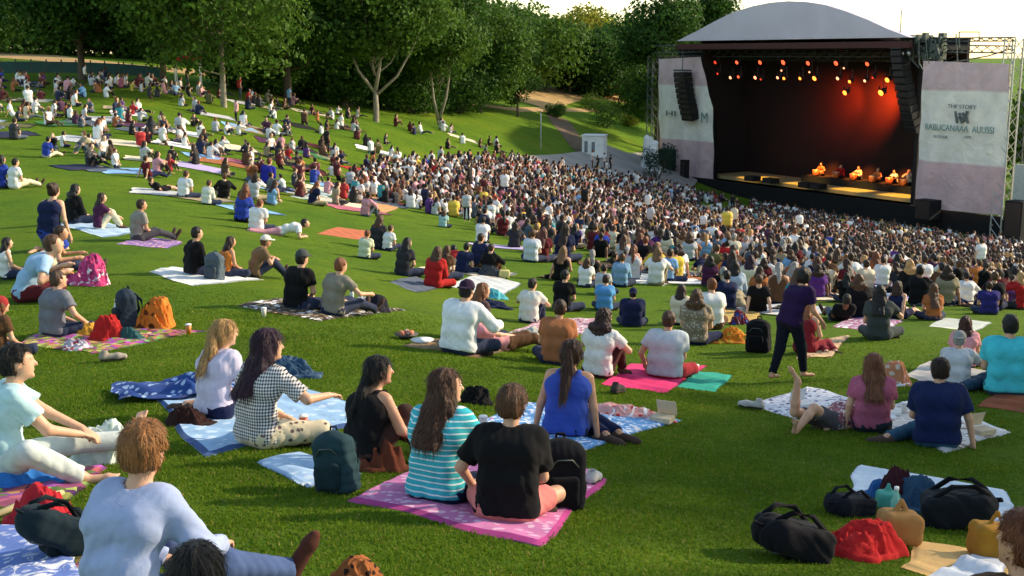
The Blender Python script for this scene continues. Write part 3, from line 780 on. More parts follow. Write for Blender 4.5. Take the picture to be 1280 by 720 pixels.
def tree(px, py, h, wd, label, mat=0, bark=0, cb=.28, n=11000, leaf=.28, forks=None, seed=0, lean=0.0, pos=None, name='tree', nb=34, trunk_r=None, group=None, top=None):
    r = np.random.default_rng(seed * 31 + 5)
    p = at(px, py) if pos is None else v3(pos[0], pos[1], ground(pos[0], pos[1]))
    if top is not None:                             # height that brings the crown's top to this row of the picture
        h = (CAMZ + (70 - top) / F * proj(p)[2] - p[2]) * .95
    root = empty(name, tuple(p)); tag(root, label, 'tree' if name == 'tree' else name.split('_')[-1], group)
    tr = trunk_r or h * .022
    cz0 = h * cb; ch = h - cz0; cen = v3(lean * h * .3, 0, cz0 + ch * .5)
    mb = MB()
    B = []
    while len(B) < nb:
        q = r.uniform(-1, 1, 3)
        if q @ q > 1: continue
        wz = 1 - .35 * max(q[2], 0) - .12 * abs(min(q[2], 0))
        B.append(cen + q * v3(wd / 2 * wz * .82, wd / 2 * wz * .82, ch / 2 * .88))
    B = np.array(B)
    z1 = cz0 + ch * .15
    top = v3(lean * h * .3, 0, h * .82)
    if forks:
        tk = v3(0, 0, forks[0][2])
        mb.tube([(0, 0, -.3), (0, 0, 0), (0.03 * h * .1, 0, tk[2] * .5), tk], [tr * 1.35, tr * 1.15, tr, tr * .85], 10)
        for (dx, dy, z0, ex, ez, rr) in forks:
            a = v3(0, 0, z0 - .1); e = v3(ex, dy, ez); m_ = (a + e) / 2 + v3(dx * .3, 0, -.2)
            mb.tube([a, m_, e, e + nrm(e - m_) * h * .25 + v3(0, 0, h * .05)], [tr * rr, tr * rr * .8, tr * rr * .6, tr * .12], 8)
    else:
        wob = [v3(r.normal() * .02 * h, r.normal() * .02 * h, 0) * (i > 1) for i in range(5)]
        pts = [v3(0, 0, -.3), v3(0, 0, 0)] + [v3(top[0] * f, 0, top[2] * f) + wob[i + 1] for i, f in enumerate((.3, .6, 1))]
        mb.tube(pts, [tr * 1.4, tr * 1.1, tr * .85, tr * .6, tr * .15], 10)
    for b_ in B[:14]:
        z0 = min(max(b_[2] * .55, cz0 * .7), h * .6); a = v3(top[0] * z0 / top[2], 0, z0)
        m_ = a * .5 + b_ * .5 + v3(0, 0, -.04 * h)
        mb.tube([a, m_, b_], [tr * .4, tr * .26, tr * .08], 6)
    mb.build('trunk', M_BIRCH if bark else M_BARK, root, True)
    n = int(n * 1.45); k = n // nb; rad = r.uniform(.17, .30, nb) * wd * (34 / nb) ** .33
    bi = np.repeat(np.arange(nb), k); d = r.normal(size=(len(bi), 3)); d /= np.linalg.norm(d, axis=1)[:, None]
    rr = rad[bi] * (r.uniform(.25, 1, len(bi)) ** .55) * (1 + .25 * np.sin(d[:, 0] * 7 + bi) * np.sin(d[:, 2] * 6 + bi * 2))
    C = B[bi] + d * rr[:, None] * v3(1, 1, .72)
    C[:, 2] = np.maximum(C[:, 2], cz0 * .75 + r.uniform(0, .1, len(bi)) * h)
    nv = d + r.normal(size=d.shape) * .7; nv /= np.linalg.norm(nv, axis=1)[:, None]
    t1 = np.cross(nv, r.normal(size=d.shape)); t1 /= np.linalg.norm(t1, axis=1)[:, None]; t2 = np.cross(nv, t1)
    s = (leaf * 1.25 * r.uniform(.5, 1.25, len(bi)))[:, None]
    V = np.stack([C - t1 * s * .5, C - t2 * s * .32 + nv * s * .1, C + t1 * s * .5, C + t2 * s * .32 + nv * s * .1], 1).reshape(-1, 3)
    Q = np.arange(len(V)).reshape(-1, 4)
    link('crown', mesh_np('crown', V, Q, False), M_LEAF[mat], root)
    return root
def bush(px, py, h, wd, label, mat=0, seed=0, leaf=.16, n=2600, name='bush', pos=None, nb=12, group=None):
    r = np.random.default_rng(seed + 900); p = at(px, py) if pos is None else v3(pos[0], pos[1], ground(*pos))
    B = r.uniform(-1, 1, (nb, 3)) * v3(wd / 2 * .65, wd / 2 * .65, h * .28) + v3(0, 0, h * .5)
    k = n // nb; bi = np.repeat(np.arange(nb), k); d = r.normal(size=(len(bi), 3)); d /= np.linalg.norm(d, axis=1)[:, None]
    C = B[bi] + d * (r.uniform(.3, 1, len(bi)) ** .5)[:, None] * v3(wd * .24, wd * .24, min(wd * .24, h * .42)); C[:, 2] = np.abs(C[:, 2]) + .02
    nv = d + r.normal(size=d.shape) * .6; nv /= np.linalg.norm(nv, axis=1)[:, None]
    t1 = np.cross(nv, r.normal(size=d.shape)); t1 /= np.linalg.norm(t1, axis=1)[:, None]; t2 = np.cross(nv, t1)
    s = (leaf * r.uniform(.5, 1.3, len(bi)))[:, None]
    V = np.stack([C - t1 * s * .5, C - t2 * s * .35, C + t1 * s * .5, C + t2 * s * .35], 1).reshape(-1, 3)
    root = empty(name, tuple(p)); tag(root, label, 'bush', group)
    link('foliage', mesh_np('foliage', V, np.arange(len(V)).reshape(-1, 4), False), M_LEAF[mat], root)
    mb = MB()
    for b_ in B[:6]: mb.tube([(0, 0, -.1), tuple(b_ * .5 + v3(0, 0, 0)), tuple(b_)], [.05, .03, .015], 6)
    mb.build('stem', M_BARK, root, True)
# front row of the wood, left to right
tree(103, 100, 9.5, 11, 'broad dark tree with a thin dark trunk standing before the tan track', 0, 0, .27, 15000, seed=1, trunk_r=.26)
tree(280, 134, 13, 12.5, 'large leafy tree whose pale trunk is lit by the sun', 1, 1, .15, 19000, seed=2, trunk_r=.17)
tree(205, 108, 12, 11, 'dark tree between the thin-trunked tree and the sunlit pale trunk', 0, 0, .15, 15000, seed=3)
tree(360, 128, 13, 12, 'dense dark tree overhanging the crowd left of the white birch', 0, 0, .1, 17000, seed=4)
tree(470, 152, 12.5, 10, 'white-barked birch forking into three bare limbs', 1, 1, .36, 14000, seed=5, trunk_r=.20,
     forks=[(-.8, 0, 2.1, -1.9, 5.6, .6), (.2, .1, 2.3, .55, 6.0, .75), (.8, .2, 1.9, 2.6, 5.0, .55)])
tree(548, 157, 9.5, 7.5, 'small pale tree with two slender trunks beside the birch', 1, 1, .42, 9000, seed=6, trunk_r=.15,
     forks=[(-.3, 0, .5, -.55, 4.2, .9), (.4, .1, .3, 1.0, 4.6, .9)])
tree(430, 132, 14, 12, 'tall dark tree directly behind the white birch', 0, 0, .08, 16000, seed=7)
tree(528, 140, 13.5, 12, 'dark leafy tree behind the slender twin trunks', 0, 0, .08, 16000, seed=8)
tree(600, 141, 9.6, 9.5, 'rounded green tree at the right end of the wood', 1, 0, .12, 16000, seed=9)
tree(647, 146, 5.2, 4.6, 'small dark round tree on the edge of the tan path', 0, 0, .22, 4500, leaf=.22, seed=10)
tree(605, 128, 10.5, 13, 'wide dark tree behind the rounded green one', 0, 0, .36, 14000, leaf=.32, seed=11, top=14)
# behind, closing the view
_bk = [(-40, 78, 17, 18, 0), (60, 62, 15, 18, 1), (150, 72, 19, 19, 0), (255, 82, 20, 18, 0), (340, 92, 20, 18, 1), (420, 98, 20, 18, 0), (500, 105, 16, 16, 1), (562, 108, 12, 14, 0), (-120, 84, 15, 14, 0)]
for i, (a, b_, h_, w_, m_) in enumerate(_bk):
    tree(a, b_, h_, w_, ['dark tree beyond the tan track, far left edge', 'mid green tree above the tan track, far left', 'tall dark tree behind the thin dark trunk', 'tall dark tree behind the sunlit pale trunk',
                         'bright green treetop over the red canopies', 'tall dark treetop left of the birch', 'green treetop above the birch crown', 'dark treetop right of the birch crown', 'dark tree cut off by the picture edge'][i], m_, 0, .04, 14000, leaf=.42, seed=40 + i)
tree(648, 108, 8.5, 12, 'green tree left of the yellow lit one on the hill', 1, 0, .40, 9000, leaf=.42, seed=12, top=30)
tree(712, 118, 9.5, 12, 'dark green tree in front of the yellow lit tree', 0, 0, .38, 9000, leaf=.42, seed=13, top=34)
tree(722, 96, 13.6, 13, 'tall yellow-green tree with sunlight painted into its leaves behind the others', 2, 0, .2, 9000, leaf=.5, seed=14, pos=(11.5, 200), top=9)
tree(680, 96, 12.4, 15, 'green tree on the skyline left of the yellow one', 1, 0, .15, 9000, leaf=.5, seed=15, pos=(1.0, 205), top=18)
tree(760, 118, 9.5, 12, 'dark green tree above the orange shades', 0, 0, .38, 9000, leaf=.42, seed=16, top=33)
tree(640, 96, 12.6, 15, 'pale green tree on the skyline over the small round tree', 1, 0, .15, 9000, leaf=.5, seed=17, pos=(-6.0, 200), top=12)
tree(755, 96, 13.5, 14, 'green tree on the skyline right of the yellow one', 1, 0, .15, 9000, leaf=.5, seed=18, pos=(21.5, 205), top=20)
tree(790, 120, 10, 10, 'green tree between the orange shades and the stage', 1, 0, .32, 8000, leaf=.40, seed=19, top=40)
tree(822, 190, 19, 9.5, 'tall dark tree rising beside the left end of the stage', 0, 0, .12, 15000, leaf=.34, seed=20)
tree(850, 180, 19, 10, 'tall tree behind the left end of the stage roof', 0, 0, .2, 12000, leaf=.34, seed=21, pos=(22, 142))
for i, (x, y, h_) in enumerate([(-14, 232, 13), (14, 236, 13.5), (34, 226, 14.5), (46, 232, 15), (-30, 226, 15), (-48, 222, 18), (-70, 215, 20)]):
    tree(0, 0, h_, 20, ['far tree behind the dark trees left of the yellow one', 'far tree behind the yellow-green one', 'far tree peeping over the trees beside the stage', 'farthest tree behind the left banner', 'far tree behind the rounded green tree', 'far tree behind the birch', 'leftmost far tree behind the wood'][i], 0, 0, .06, 6000, leaf=.7, seed=60 + i, pos=(x, y), group='far trees on the skyline', top=[16, 22, 26, 30, 10, 0, -10][i])
tree(0, 0, 12, 10, 'pale green tree seen through the lattice tower', 1, 0, .1, 6000, leaf=.35, seed=22, pos=(55, 122))
tree(0, 0, 11, 9, 'green tree past the right picture edge behind the tower', 1, 0, .1, 6000, leaf=.35, seed=23, pos=(48, 108))
for i in range(12):
    tree(0, 0, 8.5 + (i * 37 % 5) * .5, 15, ['leftmost', 'second', 'third', 'fourth', 'fifth', 'sixth', 'seventh', 'eighth', 'ninth', 'tenth', 'eleventh', 'rightmost'][i] + ' of the low bushy trees closing the view beyond the track', i % 2, 0, .0, 6500, leaf=.5, seed=100 + i, pos=(-84 + i * 9.5, 150 + (i * 53 % 7) * 3), group='low bushy trees beyond the tan track')
for i, (a, b_) in enumerate([(322, 116), (352, 120), (385, 124), (412, 128), (440, 133), (492, 138), (516, 142), (574, 142), (300, 112)]):
    bush(a, b_, 3.6, 7.5, ['dark undergrowth bush between the pale sunlit trunk and the birch, leftmost', 'second dark undergrowth bush left of the birch', 'third dark undergrowth bush left of the birch', 'fourth dark undergrowth bush left of the birch', 'dark undergrowth bush just left of the birch trunk', 'dark undergrowth bush just right of the birch trunk', 'dark undergrowth bush before the slender twin trunks', 'dark undergrowth bush right of the twin trunks', 'dark undergrowth bush behind the red canopies'][i], 0, 30 + i, .30, 4200, nb=16, group='dark undergrowth beneath the trees')
for i in range(11):
    bush(0, 0, 6.5, 17, ['leftmost', 'second', 'third', 'fourth', 'fifth', 'sixth', 'seventh', 'eighth', 'ninth', 'tenth', 'rightmost'][i] + ' of the dense bushes closing the view beyond the tan track', i % 2, 60 + i, .5, 5200, nb=20, pos=(-80 + i * 5.6, 132 + (i * 31 % 5) * 3), group='dense bushes beyond the tan track')
bush(757, 160, 3.0, 4.6, 'dark rounded shrub on the hill behind the white kiosk', 0, 1)
bush(785, 158, 1.6, 2.6, 'small yellow-green shrub right of the dark rounded one', 2, 2)
bush(694, 146, 1.5, 2.4, 'small brownish shrub at the top of the dirt path', 0, 3)
bush(822, 226, 3.6, 3.4, 'dark bluish conifer shrub at the foot of the left banner', 3, 4)
bush(745, 140, 2.2, 4.0, 'low green shrub above the dark rounded one', 1, 5)
# unseen trees added outside the frame, right of the viewer, to shade the near lawn
ADDED_SHADE = [((17, 13.5), 11, 9), ((26, 18), 14, 12), ((15.5, 6), 11, 10)]
for i, (ps, h_, w_) in enumerate(ADDED_SHADE):
    tree(0, 0, h_, w_, ['unseen tree added to shade the lawn from the right', 'tall unseen shade tree added behind the first on the right', 'unseen shade tree added right of the viewer', 'fourth unseen shade tree added on the right', 'farthest unseen shade tree added on the right'][i], 1, 0, .12, 4200, leaf=.4, seed=80 + i, pos=ps)

# ================================================================ stage
_A0 = ray(890, 247) * 115; _B0 = ray(1143, 285) * 95
SA = v3(_A0[0], _A0[1], 0); SB = v3(_B0[0], _B0[1], 0); SZ = -10.35
EX = nrm(SB - SA); EY = v3(-EX[1], EX[0], 0); SROT = math.atan2(EX[1], EX[0])
if EY[1] < 0: EY = -EY
def sp(px, py, dy=0.0):
    """where the sight line of a pixel meets the vertical plane DY behind the stage front, in the stage's own axes"""
    d = ray(px, py); o = v3(0, 0, CAMZ); q0 = SA + EY * dy
    t = ((q0 - o) @ EY) / (d @ EY); p = o + d * t
    return v3((p - SA) @ EX, dy, p[2] - SZ)
stage = empty('stage', (SA[0], SA[1], SZ), SROT)
tag(stage, 'concert stage under a grey arched roof with red lights inside', 'stage')
M_BLACK = solid('black_drape', (.005, .005, .006), .9, .3, 2); M_ROOF = solid('roof_membrane', (.66, .59, .66), .6, .06, .4)
M_TRUSS = solid('truss_metal', (.10, .12, .11), .5, .2, 3, .6); M_STEEL = solid('pale_truss', (.45, .46, .45), .4, .15, 3, .5)
M_DECK = solid('deck_boards', (.42, .31, .14), .7, .15, 1); M_WALL = solid('back_cloth', (.009, .0025, .002), .9, .3, 1)
SL = sp(890, 222)[2]; W_ = float(np.linalg.norm(SB - SA)); DK = (sp(890, 220)[2] + sp(1143, 250)[2]) / 2
RZ = (sp(870, 51)[2] + sp(1133, 47)[2]) / 2; DEP = 5.8
print('STAGE', 'W', W_, 'deck', DK, 'roof', RZ, SL)
x0, x1 = sp(846, 51, -1.5)[0], sp(1137, 47, -1.5)[0]
# roof: an arched shell with a closed membrane front
arc = [(846, 51), (858, 45), (872, 38), (892, 27), (915, 15.5), (940, 7.5), (962, 3), (985, 1), (1008, 2), (1032, 6), (1058, 14), (1084, 24), (1110, 36), (1137, 48)]
AP = [sp(a, b_, -1.5) for a, b_ in arc]; AP[0][2] = AP[-1][2] = RZ
mb = MB(); n_ = len(AP); V = []; RINGS = 7
for k in range(RINGS):
    f = k / (RINGS - 1); dy = -1.5 + 8.0 * f; hs = math.sqrt(max(1 - f * f, 0)) * .96 + .04; xs_ = 1 - .42 * f * f
    for p in AP: V.append((x0 + (p[0] - x0) * xs_, dy, RZ - .02 + (p[2] - RZ) * hs))
Fc = [(k * n_ + i, k * n_ + i + 1, (k + 1) * n_ + i + 1, (k + 1) * n_ + i) for k in range(RINGS - 1) for i in range(n_ - 1)]
Fc.append(tuple(range(n_))); Fc.append(tuple((RINGS - 1) * n_ + i for i in range(n_))[::-1])
Fc.append((0,) + tuple(k * n_ for k in range(1, RINGS)) + tuple(k * n_ + n_ - 1 for k in range(RINGS - 1, -1, -1)))
mb.add(V, Fc); mb.build('roof', M_ROOF, stage)
mb = MB(); mb.box(((x0 + x1) / 2, -1.3, RZ - .55), (x1 - x0, .35, .5)); mb.build('roof_beam', solid('beam_red', (.07, .015, .012), .6), stage)
# shell of the box
xl = sp(880, 60)[0]; xr = sp(1150, 60)[0]
mb = MB(); mb.box((xl - .2, DEP / 2, RZ / 2), (.4, DEP, RZ)); zr = sp(1154, 78)[2]; mb.box((xr + .2, DEP / 2, zr / 2), (.4, DEP, zr)); mb.box(((xl + xr) / 2, DEP / 2, RZ - .8), (xr - xl, DEP, .3)); mb.build('side_drapes', M_BLACK, stage)
mb = MB(); mb.box(((xl + xr) / 2, DEP, RZ / 2), (xr - xl, .3, RZ)); mb.build('back_wall', M_WALL, stage)
# slanted black leg of cloth at the left of the opening
a, b_, c_, d_ = sp(874, 60, .1), sp(893, 150, .1), sp(896, 228, .1), sp(866, 228, .1)
mb = MB(); mb.add([a - v3(3, 0, 0), a, b_, c_, d_ - v3(1, 0, 0)], [(0, 1, 2, 3, 4)]); mb.add([p + v3(0, .1, 0) for p in (a - v3(3, 0, 0), a, b_, c_, d_ - v3(1, 0, 0))], [(4, 3, 2, 1, 0)]); mb.build('wing_cloth', M_BLACK, stage)
mb = MB(); mb.box((W_ / 2 + .3, DEP / 2 + .3, DK - .15), (W_ + 3.0, DEP - .8, .3)); mb.build('deck', M_DECK, stage)
mb = MB(); xe0, xe1 = sp(826, 240, -.4)[0], sp(1262, 300, -.4)[0]
mb.box(((xe0 + xe1) / 2, -.35, (DK - .35) / 2), (xe1 - xe0, .2, DK - .32)); mb.build('skirt', M_BLACK, stage)
mb = MB(); mb.box(((xl + xr) / 2, 3, DK + .02), (xr - xl, .02, .02))
mb = MB(); ra, rb = sp(1012, 222, 4.2)[0], xr - .3; mb.box(((ra + rb) / 2, 4.2, DK + .3), (rb - ra, 2.2, .6)); mb.build('riser', M_BLACK, stage)
# head trusses with hanging lamps
def truss(mb, a, b, s=.5, r=.05, step=1.0):
    a, b = v3(*a), v3(*b); d = nrm(b - a); u = nrm(np.cross(d, v3(0.03, 1, .02))); w2 = np.cross(d, u)
    K = [(u + w2) * s / 2, (u - w2) * s / 2, (-u - w2) * s / 2, (-u + w2) * s / 2]
    for k in K: mb.tube([a + k, b + k], r, 6)
    L = np.linalg.norm(b - a); n = max(1, int(L / step))
    for i in range(n):
        p, q = a + d * L * i / n, a + d * L * (i + 1) / n
        for j in range(4): mb.tube([p + K[j], q + K[(j + 1) % 4]], r * .6, 4)
for dy, z in ((1.0, sp(1000, 84)[2] + 1.2), (3.4, sp(1000, 70)[2]), (5.4, sp(1000, 72)[2])):
    mb = MB(); truss(mb, (xl + .5, dy, z), (xr - .5, dy, z), .6, .06, 1.2); mb.build('lighting_truss', M_TRUSS, stage)
M_LR = emit('red_lamp', (1.0, .09, .03), 1.3); M_LO = emit('orange_lamp', (1.0, .19, .02), 3.0); M_LD = emit('dim_red_lamp', (.9, .05, .02), .6); M_LW = emit('pale_lamp', (1.0, .34, .16), 1.6)
M_CAN = solid('lamp_housing', (.03, .02, .02), .5)
def lamp(px, py, mat, r_=.22, dy=1.0):
    p = sp(px, py, dy); mb = MB()
    r_ *= .78
    mb.tube([p + v3(0, .45, .25), p + v3(0, .1, .05), p], [r_ * .7, r_, r_ * 1.05], 12); mb.tube([p + v3(0, .3, .2), p + v3(0, .3, 1.0)], .035, 6)
    mb.box(p + v3(-r_ * 1.25, .2, .25), (.05, .12, .55)); mb.box(p + v3(r_ * 1.25, .2, .25), (.05, .12, .55))
    o = mb.build('stage_lamp', M_CAN, stage)
    g = MB(); g.tube([p + v3(0, -.015, -.01), p + v3(0, -.08, -.04)], [r_ * .9, r_ * .5], 12); g.build('lens', mat, o)
for x, y, k, r_ in [(894, 78, 2, .24), (921, 78, 0, .26), (950, 78, 0, .28), (979, 78, 0, .32), (1010, 79, 0, .28), (1045, 79, 0, .30), (1084, 80, 0, .26), (897, 92, 2, .15),
                   (913, 97, 3, .22), (923, 96, 0, .2), (944, 97, 3, .24), (951, 99, 2, .14), (972, 97, 3, .2), (980, 98, 1, .2), (1000, 98, 1, .2), (1018, 98, 1, .3), (1047, 98, 3, .22), (1062, 102, 1, .2), (1081, 101, 3, .18), (1091, 97, 2, .14),
                   (1109, 100, 1, .30), (1056, 116, 1, .30), (1101, 116, 1, .36), (1055, 85, 3, .12), (1012, 90, 3, .12), (977, 88, 3, .12)]:
    lamp(x, y, (M_LR, M_LO, M_LD, M_LW)[k], r_)
lamp(1139, 117, M_LO, .26, 2.0)
for x, y in ((915, 60), (950, 61), (983, 60), (1015, 61), (1050, 61)): lamp(x, y, M_LD, .2, .4)
def spot(px, py, dy, tgt, col, e, ang, rad=.15, name='stage_spot'):
    p = sp(px, py, dy); d = bpy.data.lights.new(name, 'SPOT'); d.energy = e; d.color = col; d.spot_size = R_(ang); d.spot_blend = .95 if ang > 50 else .7; d.shadow_soft_size = rad
    o = bpy.data.objects.new(name, d); COL.objects.link(o); o.parent = stage; o.location = p
    o.rotation_euler = (Vector(tgt) - Vector(p)).to_track_quat('-Z', 'Y').to_euler()
bw = lambda a, b_: tuple(sp(a, b_, DEP))
spot(1101, 116, 3.2, bw(1104, 128), (1, .07, .010), 5000, 92); spot(1056, 116, 3.2, bw(1060, 125), (1, .05, .008), 1500, 95)
spot(1018, 98, 1.4, bw(1010, 150), (1, .03, .01), 40, 85); spot(945, 97, 1.4, bw(940, 160), (1, .03, .01), 12, 85)
_p = sp(1030, 240, 1.5)
for x in (940, 1000, 1060, 1120):
    q = sp(x, 225, 1.2); spot(x, 84, -.6, (q[0], 1.8, DK), (1, .60, .10), 6500, 24)
for x in (1030, 1075, 1120):
    q = sp(x, 225, 4.5); spot(x, 80, -.5, (q[0], 4.5, DK + .8), (1, .24, .03), 26000, 16)
# line arrays
def line_array(px0, px1, py0, py1, dy, label, curve=.8, n=9, dx=0.0):
    a, b_ = sp(px0, py0, dy), sp(px1, py1, dy); wd = abs(sp((px0 + px1) / 2 + 7, py0, dy)[0] - sp((px0 + px1) / 2 - 7, py0, dy)[0])
    root = empty('line_array', tuple(stage_world(v3(a[0], dy, a[2]))), SROT); tag(root, label, 'speaker')
    H = a[2] - b_[2]
    for i in range(n):
        f = (i + .5) / n; mb = MB(); ang = curve * .5 * f * f
        R = np.array([[1, 0, 0], [0, math.cos(ang), -math.sin(ang)], [0, math.sin(ang), math.cos(ang)]])
        mb.box(((b_[0] - a[0]) * f, curve * f * f, -H * f), (wd, .9, H / n * .93), R); c = mb.build('speaker_box', M_BLACK, root)
        g = MB(); g.box(((b_[0] - a[0]) * f, curve * f * f - .46, -H * f), (wd * .9, .02, H / n * .7), R); g.build('grille', M_CAN, c)
    mb = MB(); mb.tube([(0, 0, .1), (0, 0, 3)], .04, 6); mb.box((0, 0, .15), (wd, .9, .15)); mb.build('flying_frame', M_TRUSS, root)
def stage_world(p): return SA + EX * p[0] + EY * p[1] + v3(0, 0, SZ + p[2])
line_array(853, 858, 90, 150, -1.2, 'black hanging loudspeaker column before the left banner', .6)
line_array(1124, 1133, 62, 165, -1.0, 'black hanging loudspeaker column left of the big right banner', 1.0, 12)
# banners: cloth hung on the front with coloured bands; lettering is part of the cloth
def bannermat(name, top, mid, bot, z1, z2, z0, z3):
    m, n, l, b = newmat(name); tc = N(n, 'ShaderNodeTexCoord'); s_ = N(n, 'ShaderNodeSeparateXYZ'); l.new(tc.outputs['Object'], s_.inputs[0])
    z = math_(n, l, 'ADD', s_.outputs[2], math_(n, l, 'MULTIPLY', noise(n, l, tc.outputs['Object'], .35, 2), .25))
    a = ramp(n, l, math_(n, l, 'DIVIDE', math_(n, l, 'SUBTRACT', z, z0), z3 - z0), [(0, bot), ((z1 - z0) / (z3 - z0), bot), ((z1 - z0) / (z3 - z0) + .015, mid), ((z2 - z0) / (z3 - z0), mid), ((z2 - z0) / (z3 - z0) + .015, top)])
    c = mixc(n, l, 1.0, a, ramp(n, l, noise(n, l, tc.outputs['Object'], .8, 4), [(.3, .84), (.7, 1.08)]), 'MULTIPLY')
    l.new(c, b.inputs['Base Color']); b.inputs['Roughness'].default_value = .85
    bump(n, l, noise(n, l, tc.outputs['Object'], 1.1, 3, .5, 1), .6, .25, b)
    return m
def banner(corners, label, bands, dy=-.7, name='banner'):
    """corners: pixel polygon of the left and right edges, top to bottom"""
    LE, RE = corners; NZ, NX = 30, 16; G = []
    def along(E, f):
        x = f * (len(E) - 1); i = min(int(x), len(E) - 2); a = x - i; return E[i] * (1 - a) + E[i + 1] * a
    L = [sp(*p, dy) for p in LE]; Rr = [sp(*p, dy) for p in RE]; ox = L[0][0]; oz = min(L[-1][2], Rr[-1][2])
    for i in range(NZ + 1):
        for j in range(NX + 1):
            a, b_ = along(L, i / NZ), along(Rr, i / NZ); p = a + (b_ - a) * j / NX
            p[1] = .10 * math.sin(j * 1.1 + i * .13) * (.3 + i / NZ) + .05 * math.sin(i * .7 + j)
            G.append(p - v3(ox, 0, oz))
    V = np.array(G); q = [(i * (NX + 1) + j, (i + 1) * (NX + 1) + j, (i + 1) * (NX + 1) + j + 1, i * (NX + 1) + j + 1) for i in range(NZ) for j in range(NX)]
    V2 = np.concatenate([V, V + v3(0, .04, 0)]); q2 = q + [tuple(x + len(V) for x in f[::-1]) for f in q]
    z1, z2 = sp(*bands[0], dy)[2] - oz, sp(*bands[1], dy)[2] - oz
    o = link(name, mesh_np(name, V2, q2), bannermat('banner_cloth', (.74, .54, .55), (.92, .88, .78), (.72, .50, .51), z1, z2, 0, V[:, 2].max()))
    o.location = stage_world(v3(ox, dy, oz)); o.rotation_euler = (0, 0, SROT); tag(o, label, 'banner', 'banners beside the stage opening')
    return o, ox, oz
M_INK = solid('ink', (.13, .15, .15), .8, .3, 4); M_INK2 = solid('green_ink', (.17, .30, .27), .8, .3, 4)
def text(s, px, py, hpx, parent, ox, oz, mat, dy=-.7, wpx=None):
    cu = bpy.data.curves.new('lettering', 'FONT'); cu.body = s; cu.align_x = 'CENTER'; cu.align_y = 'CENTER'; cu.extrude = .01
    p = sp(px, py, dy); hh = abs(sp(px, py + hpx / 2, dy)[2] - sp(px, py - hpx / 2, dy)[2]); cu.size = hh * 1.38
    o = bpy.data.objects.new('lettering', cu); COL.objects.link(o); cu.materials.append(mat)
    if wpx:
        bpy.context.view_layer.update(); wv = abs(sp(px + wpx / 2, py, dy)[0] - sp(px - wpx / 2, py, dy)[0]); o.scale = (wv / max(o.dimensions[0], .01), 1, 1)
    bpy.context.view_layer.update(); me = bpy.data.meshes.new_from_object(o.evaluated_get(bpy.context.evaluated_depsgraph_get())); sx = o.scale[0]
    bpy.data.objects.remove(o); o = link('lettering', me, mat); o.scale = (sx, 1, 1)
    o.parent = parent; o.location = (p[0] - ox, -.26, p[2] - oz); o.rotation_euler = (math.pi / 2, 0, 0)
bn, ox, oz = banner(([(1154, 76), (1149, 168), (1144, 259)], [(1262, 80), (1258, 175), (1253, 269)]), 'tall white and mauve banner with dark lettering right of the opening', ((1190, 203), (1200, 113)))
text('THE STORY', 1205, 133.5, 5, bn, ox, oz, M_INK, wpx=36)
text('RABUCANAAA  AUUSSI', 1201, 161, 8.5, bn, ox, oz, M_INK2, wpx=86); text('OUTDOOR', 1178, 171, 3.5, bn, ox, oz, M_INK, wpx=18); text('LIVE', 1212, 171.5, 3.5, bn, ox, oz, M_INK, wpx=9)
mb = MB()     # the emblem: two leaning figures under a cross bar
for (a, b_, w1) in (((1197, 139), (1199, 154), .09), ((1202, 141), (1205, 154), .09), ((1212, 139), (1206, 152), .11), ((1206, 141), (1213, 154), .09), ((1197, 147), (1212, 147), .07)):
    p, q = sp(*a, -.7) - v3(ox, -.7, oz), sp(*b_, -.7) - v3(ox, -.7, oz); p[1] = q[1] = -.25; mb.tube([p, q], w1, 6)
mb.build('emblem', M_INK, bn)
bl, ox, oz = banner(([(823, 74), (823, 145), (827, 216)], [(876, 71), (890, 135), (891, 224)]), 'white and pink banner behind the hanging speakers left of the opening', ((850, 174), (850, 106)), dy=-.3)
text('HI', 841, 142, 7, bl, ox, oz, M_INK, dy=-.3, wpx=12); text('M', 883, 148, 14, bl, ox, oz, M_INK2, dy=-.3, wpx=8)
# side towers and wires
def tower(px, y0, y1, dy, label, s=.9, mat=None):
    a = sp(px, y0, dy); base = stage_world(v3(a[0], dy, 0)); root = empty('lattice_tower', (base[0], base[1], float(ground(base[0], base[1])) - .1), SROT); tag(root, label, 'tower')
    H = a[2] + SZ - root.location[2]; mb = MB(); truss(mb, (0, 0, 0), (0, 0, H), s, .06, .9); mb.build('mast', mat or M_STEEL, root)
    mb = MB(); mb.box((0, 0, .12), (s * 2, s * 2, .24)); mb.build('base_plate', M_TRUSS, root); return root
tower(1268, 48, 0, -.2, 'pale lattice tower at the right end of the stage', .9)
tower(1290, 60, 0, 4, 'second lattice tower at the right picture edge', .9, M_TRUSS)
tower(817, 70, 0, 1.0, 'dark lattice tower at the left end of the stage', .8, M_TRUSS)
mb = MB()
for (a, b_, dy, s_) in (((1133, 50), (1268, 49), 0, .25), ((1133, 60), (1266, 62), .5, .5), ((822, 62), (884, 60), .2, .7), ((822, 72), (880, 72), .2, .3)):
    truss(mb, sp(*a, dy), sp(*b_, dy), s_, .05, .8)
mb.build('side_truss', M_TRUSS, stage)
mb = MB()
for pts in ([(1165, 80), (1200, 76), (1235, 70), (1264, 61)], [(1195, 42), (1196, 62), (1197, 78)], [(1234, 80), (1240, 95), (1245, 112)], [(1199, 40), (1224, 40), (1224, 52)], [(1199, 40), (1199, 60)]):
    mb.tube([sp(*p, -.4) for p in pts], .05, 6)
mb.build('cable', M_TRUSS, stage)
r9 = np.random.default_rng(3); mb = MB()      # chain motors, cable bundles and floodlights in the corner
for i in range(120):
    p = sp(1130 + r9.uniform(0, 50), 45 + r9.uniform(0, 28), r9.uniform(-.6, 1.2)); mb.box(p, (r9.uniform(.15, .6), .4, r9.uniform(.15, .6)))
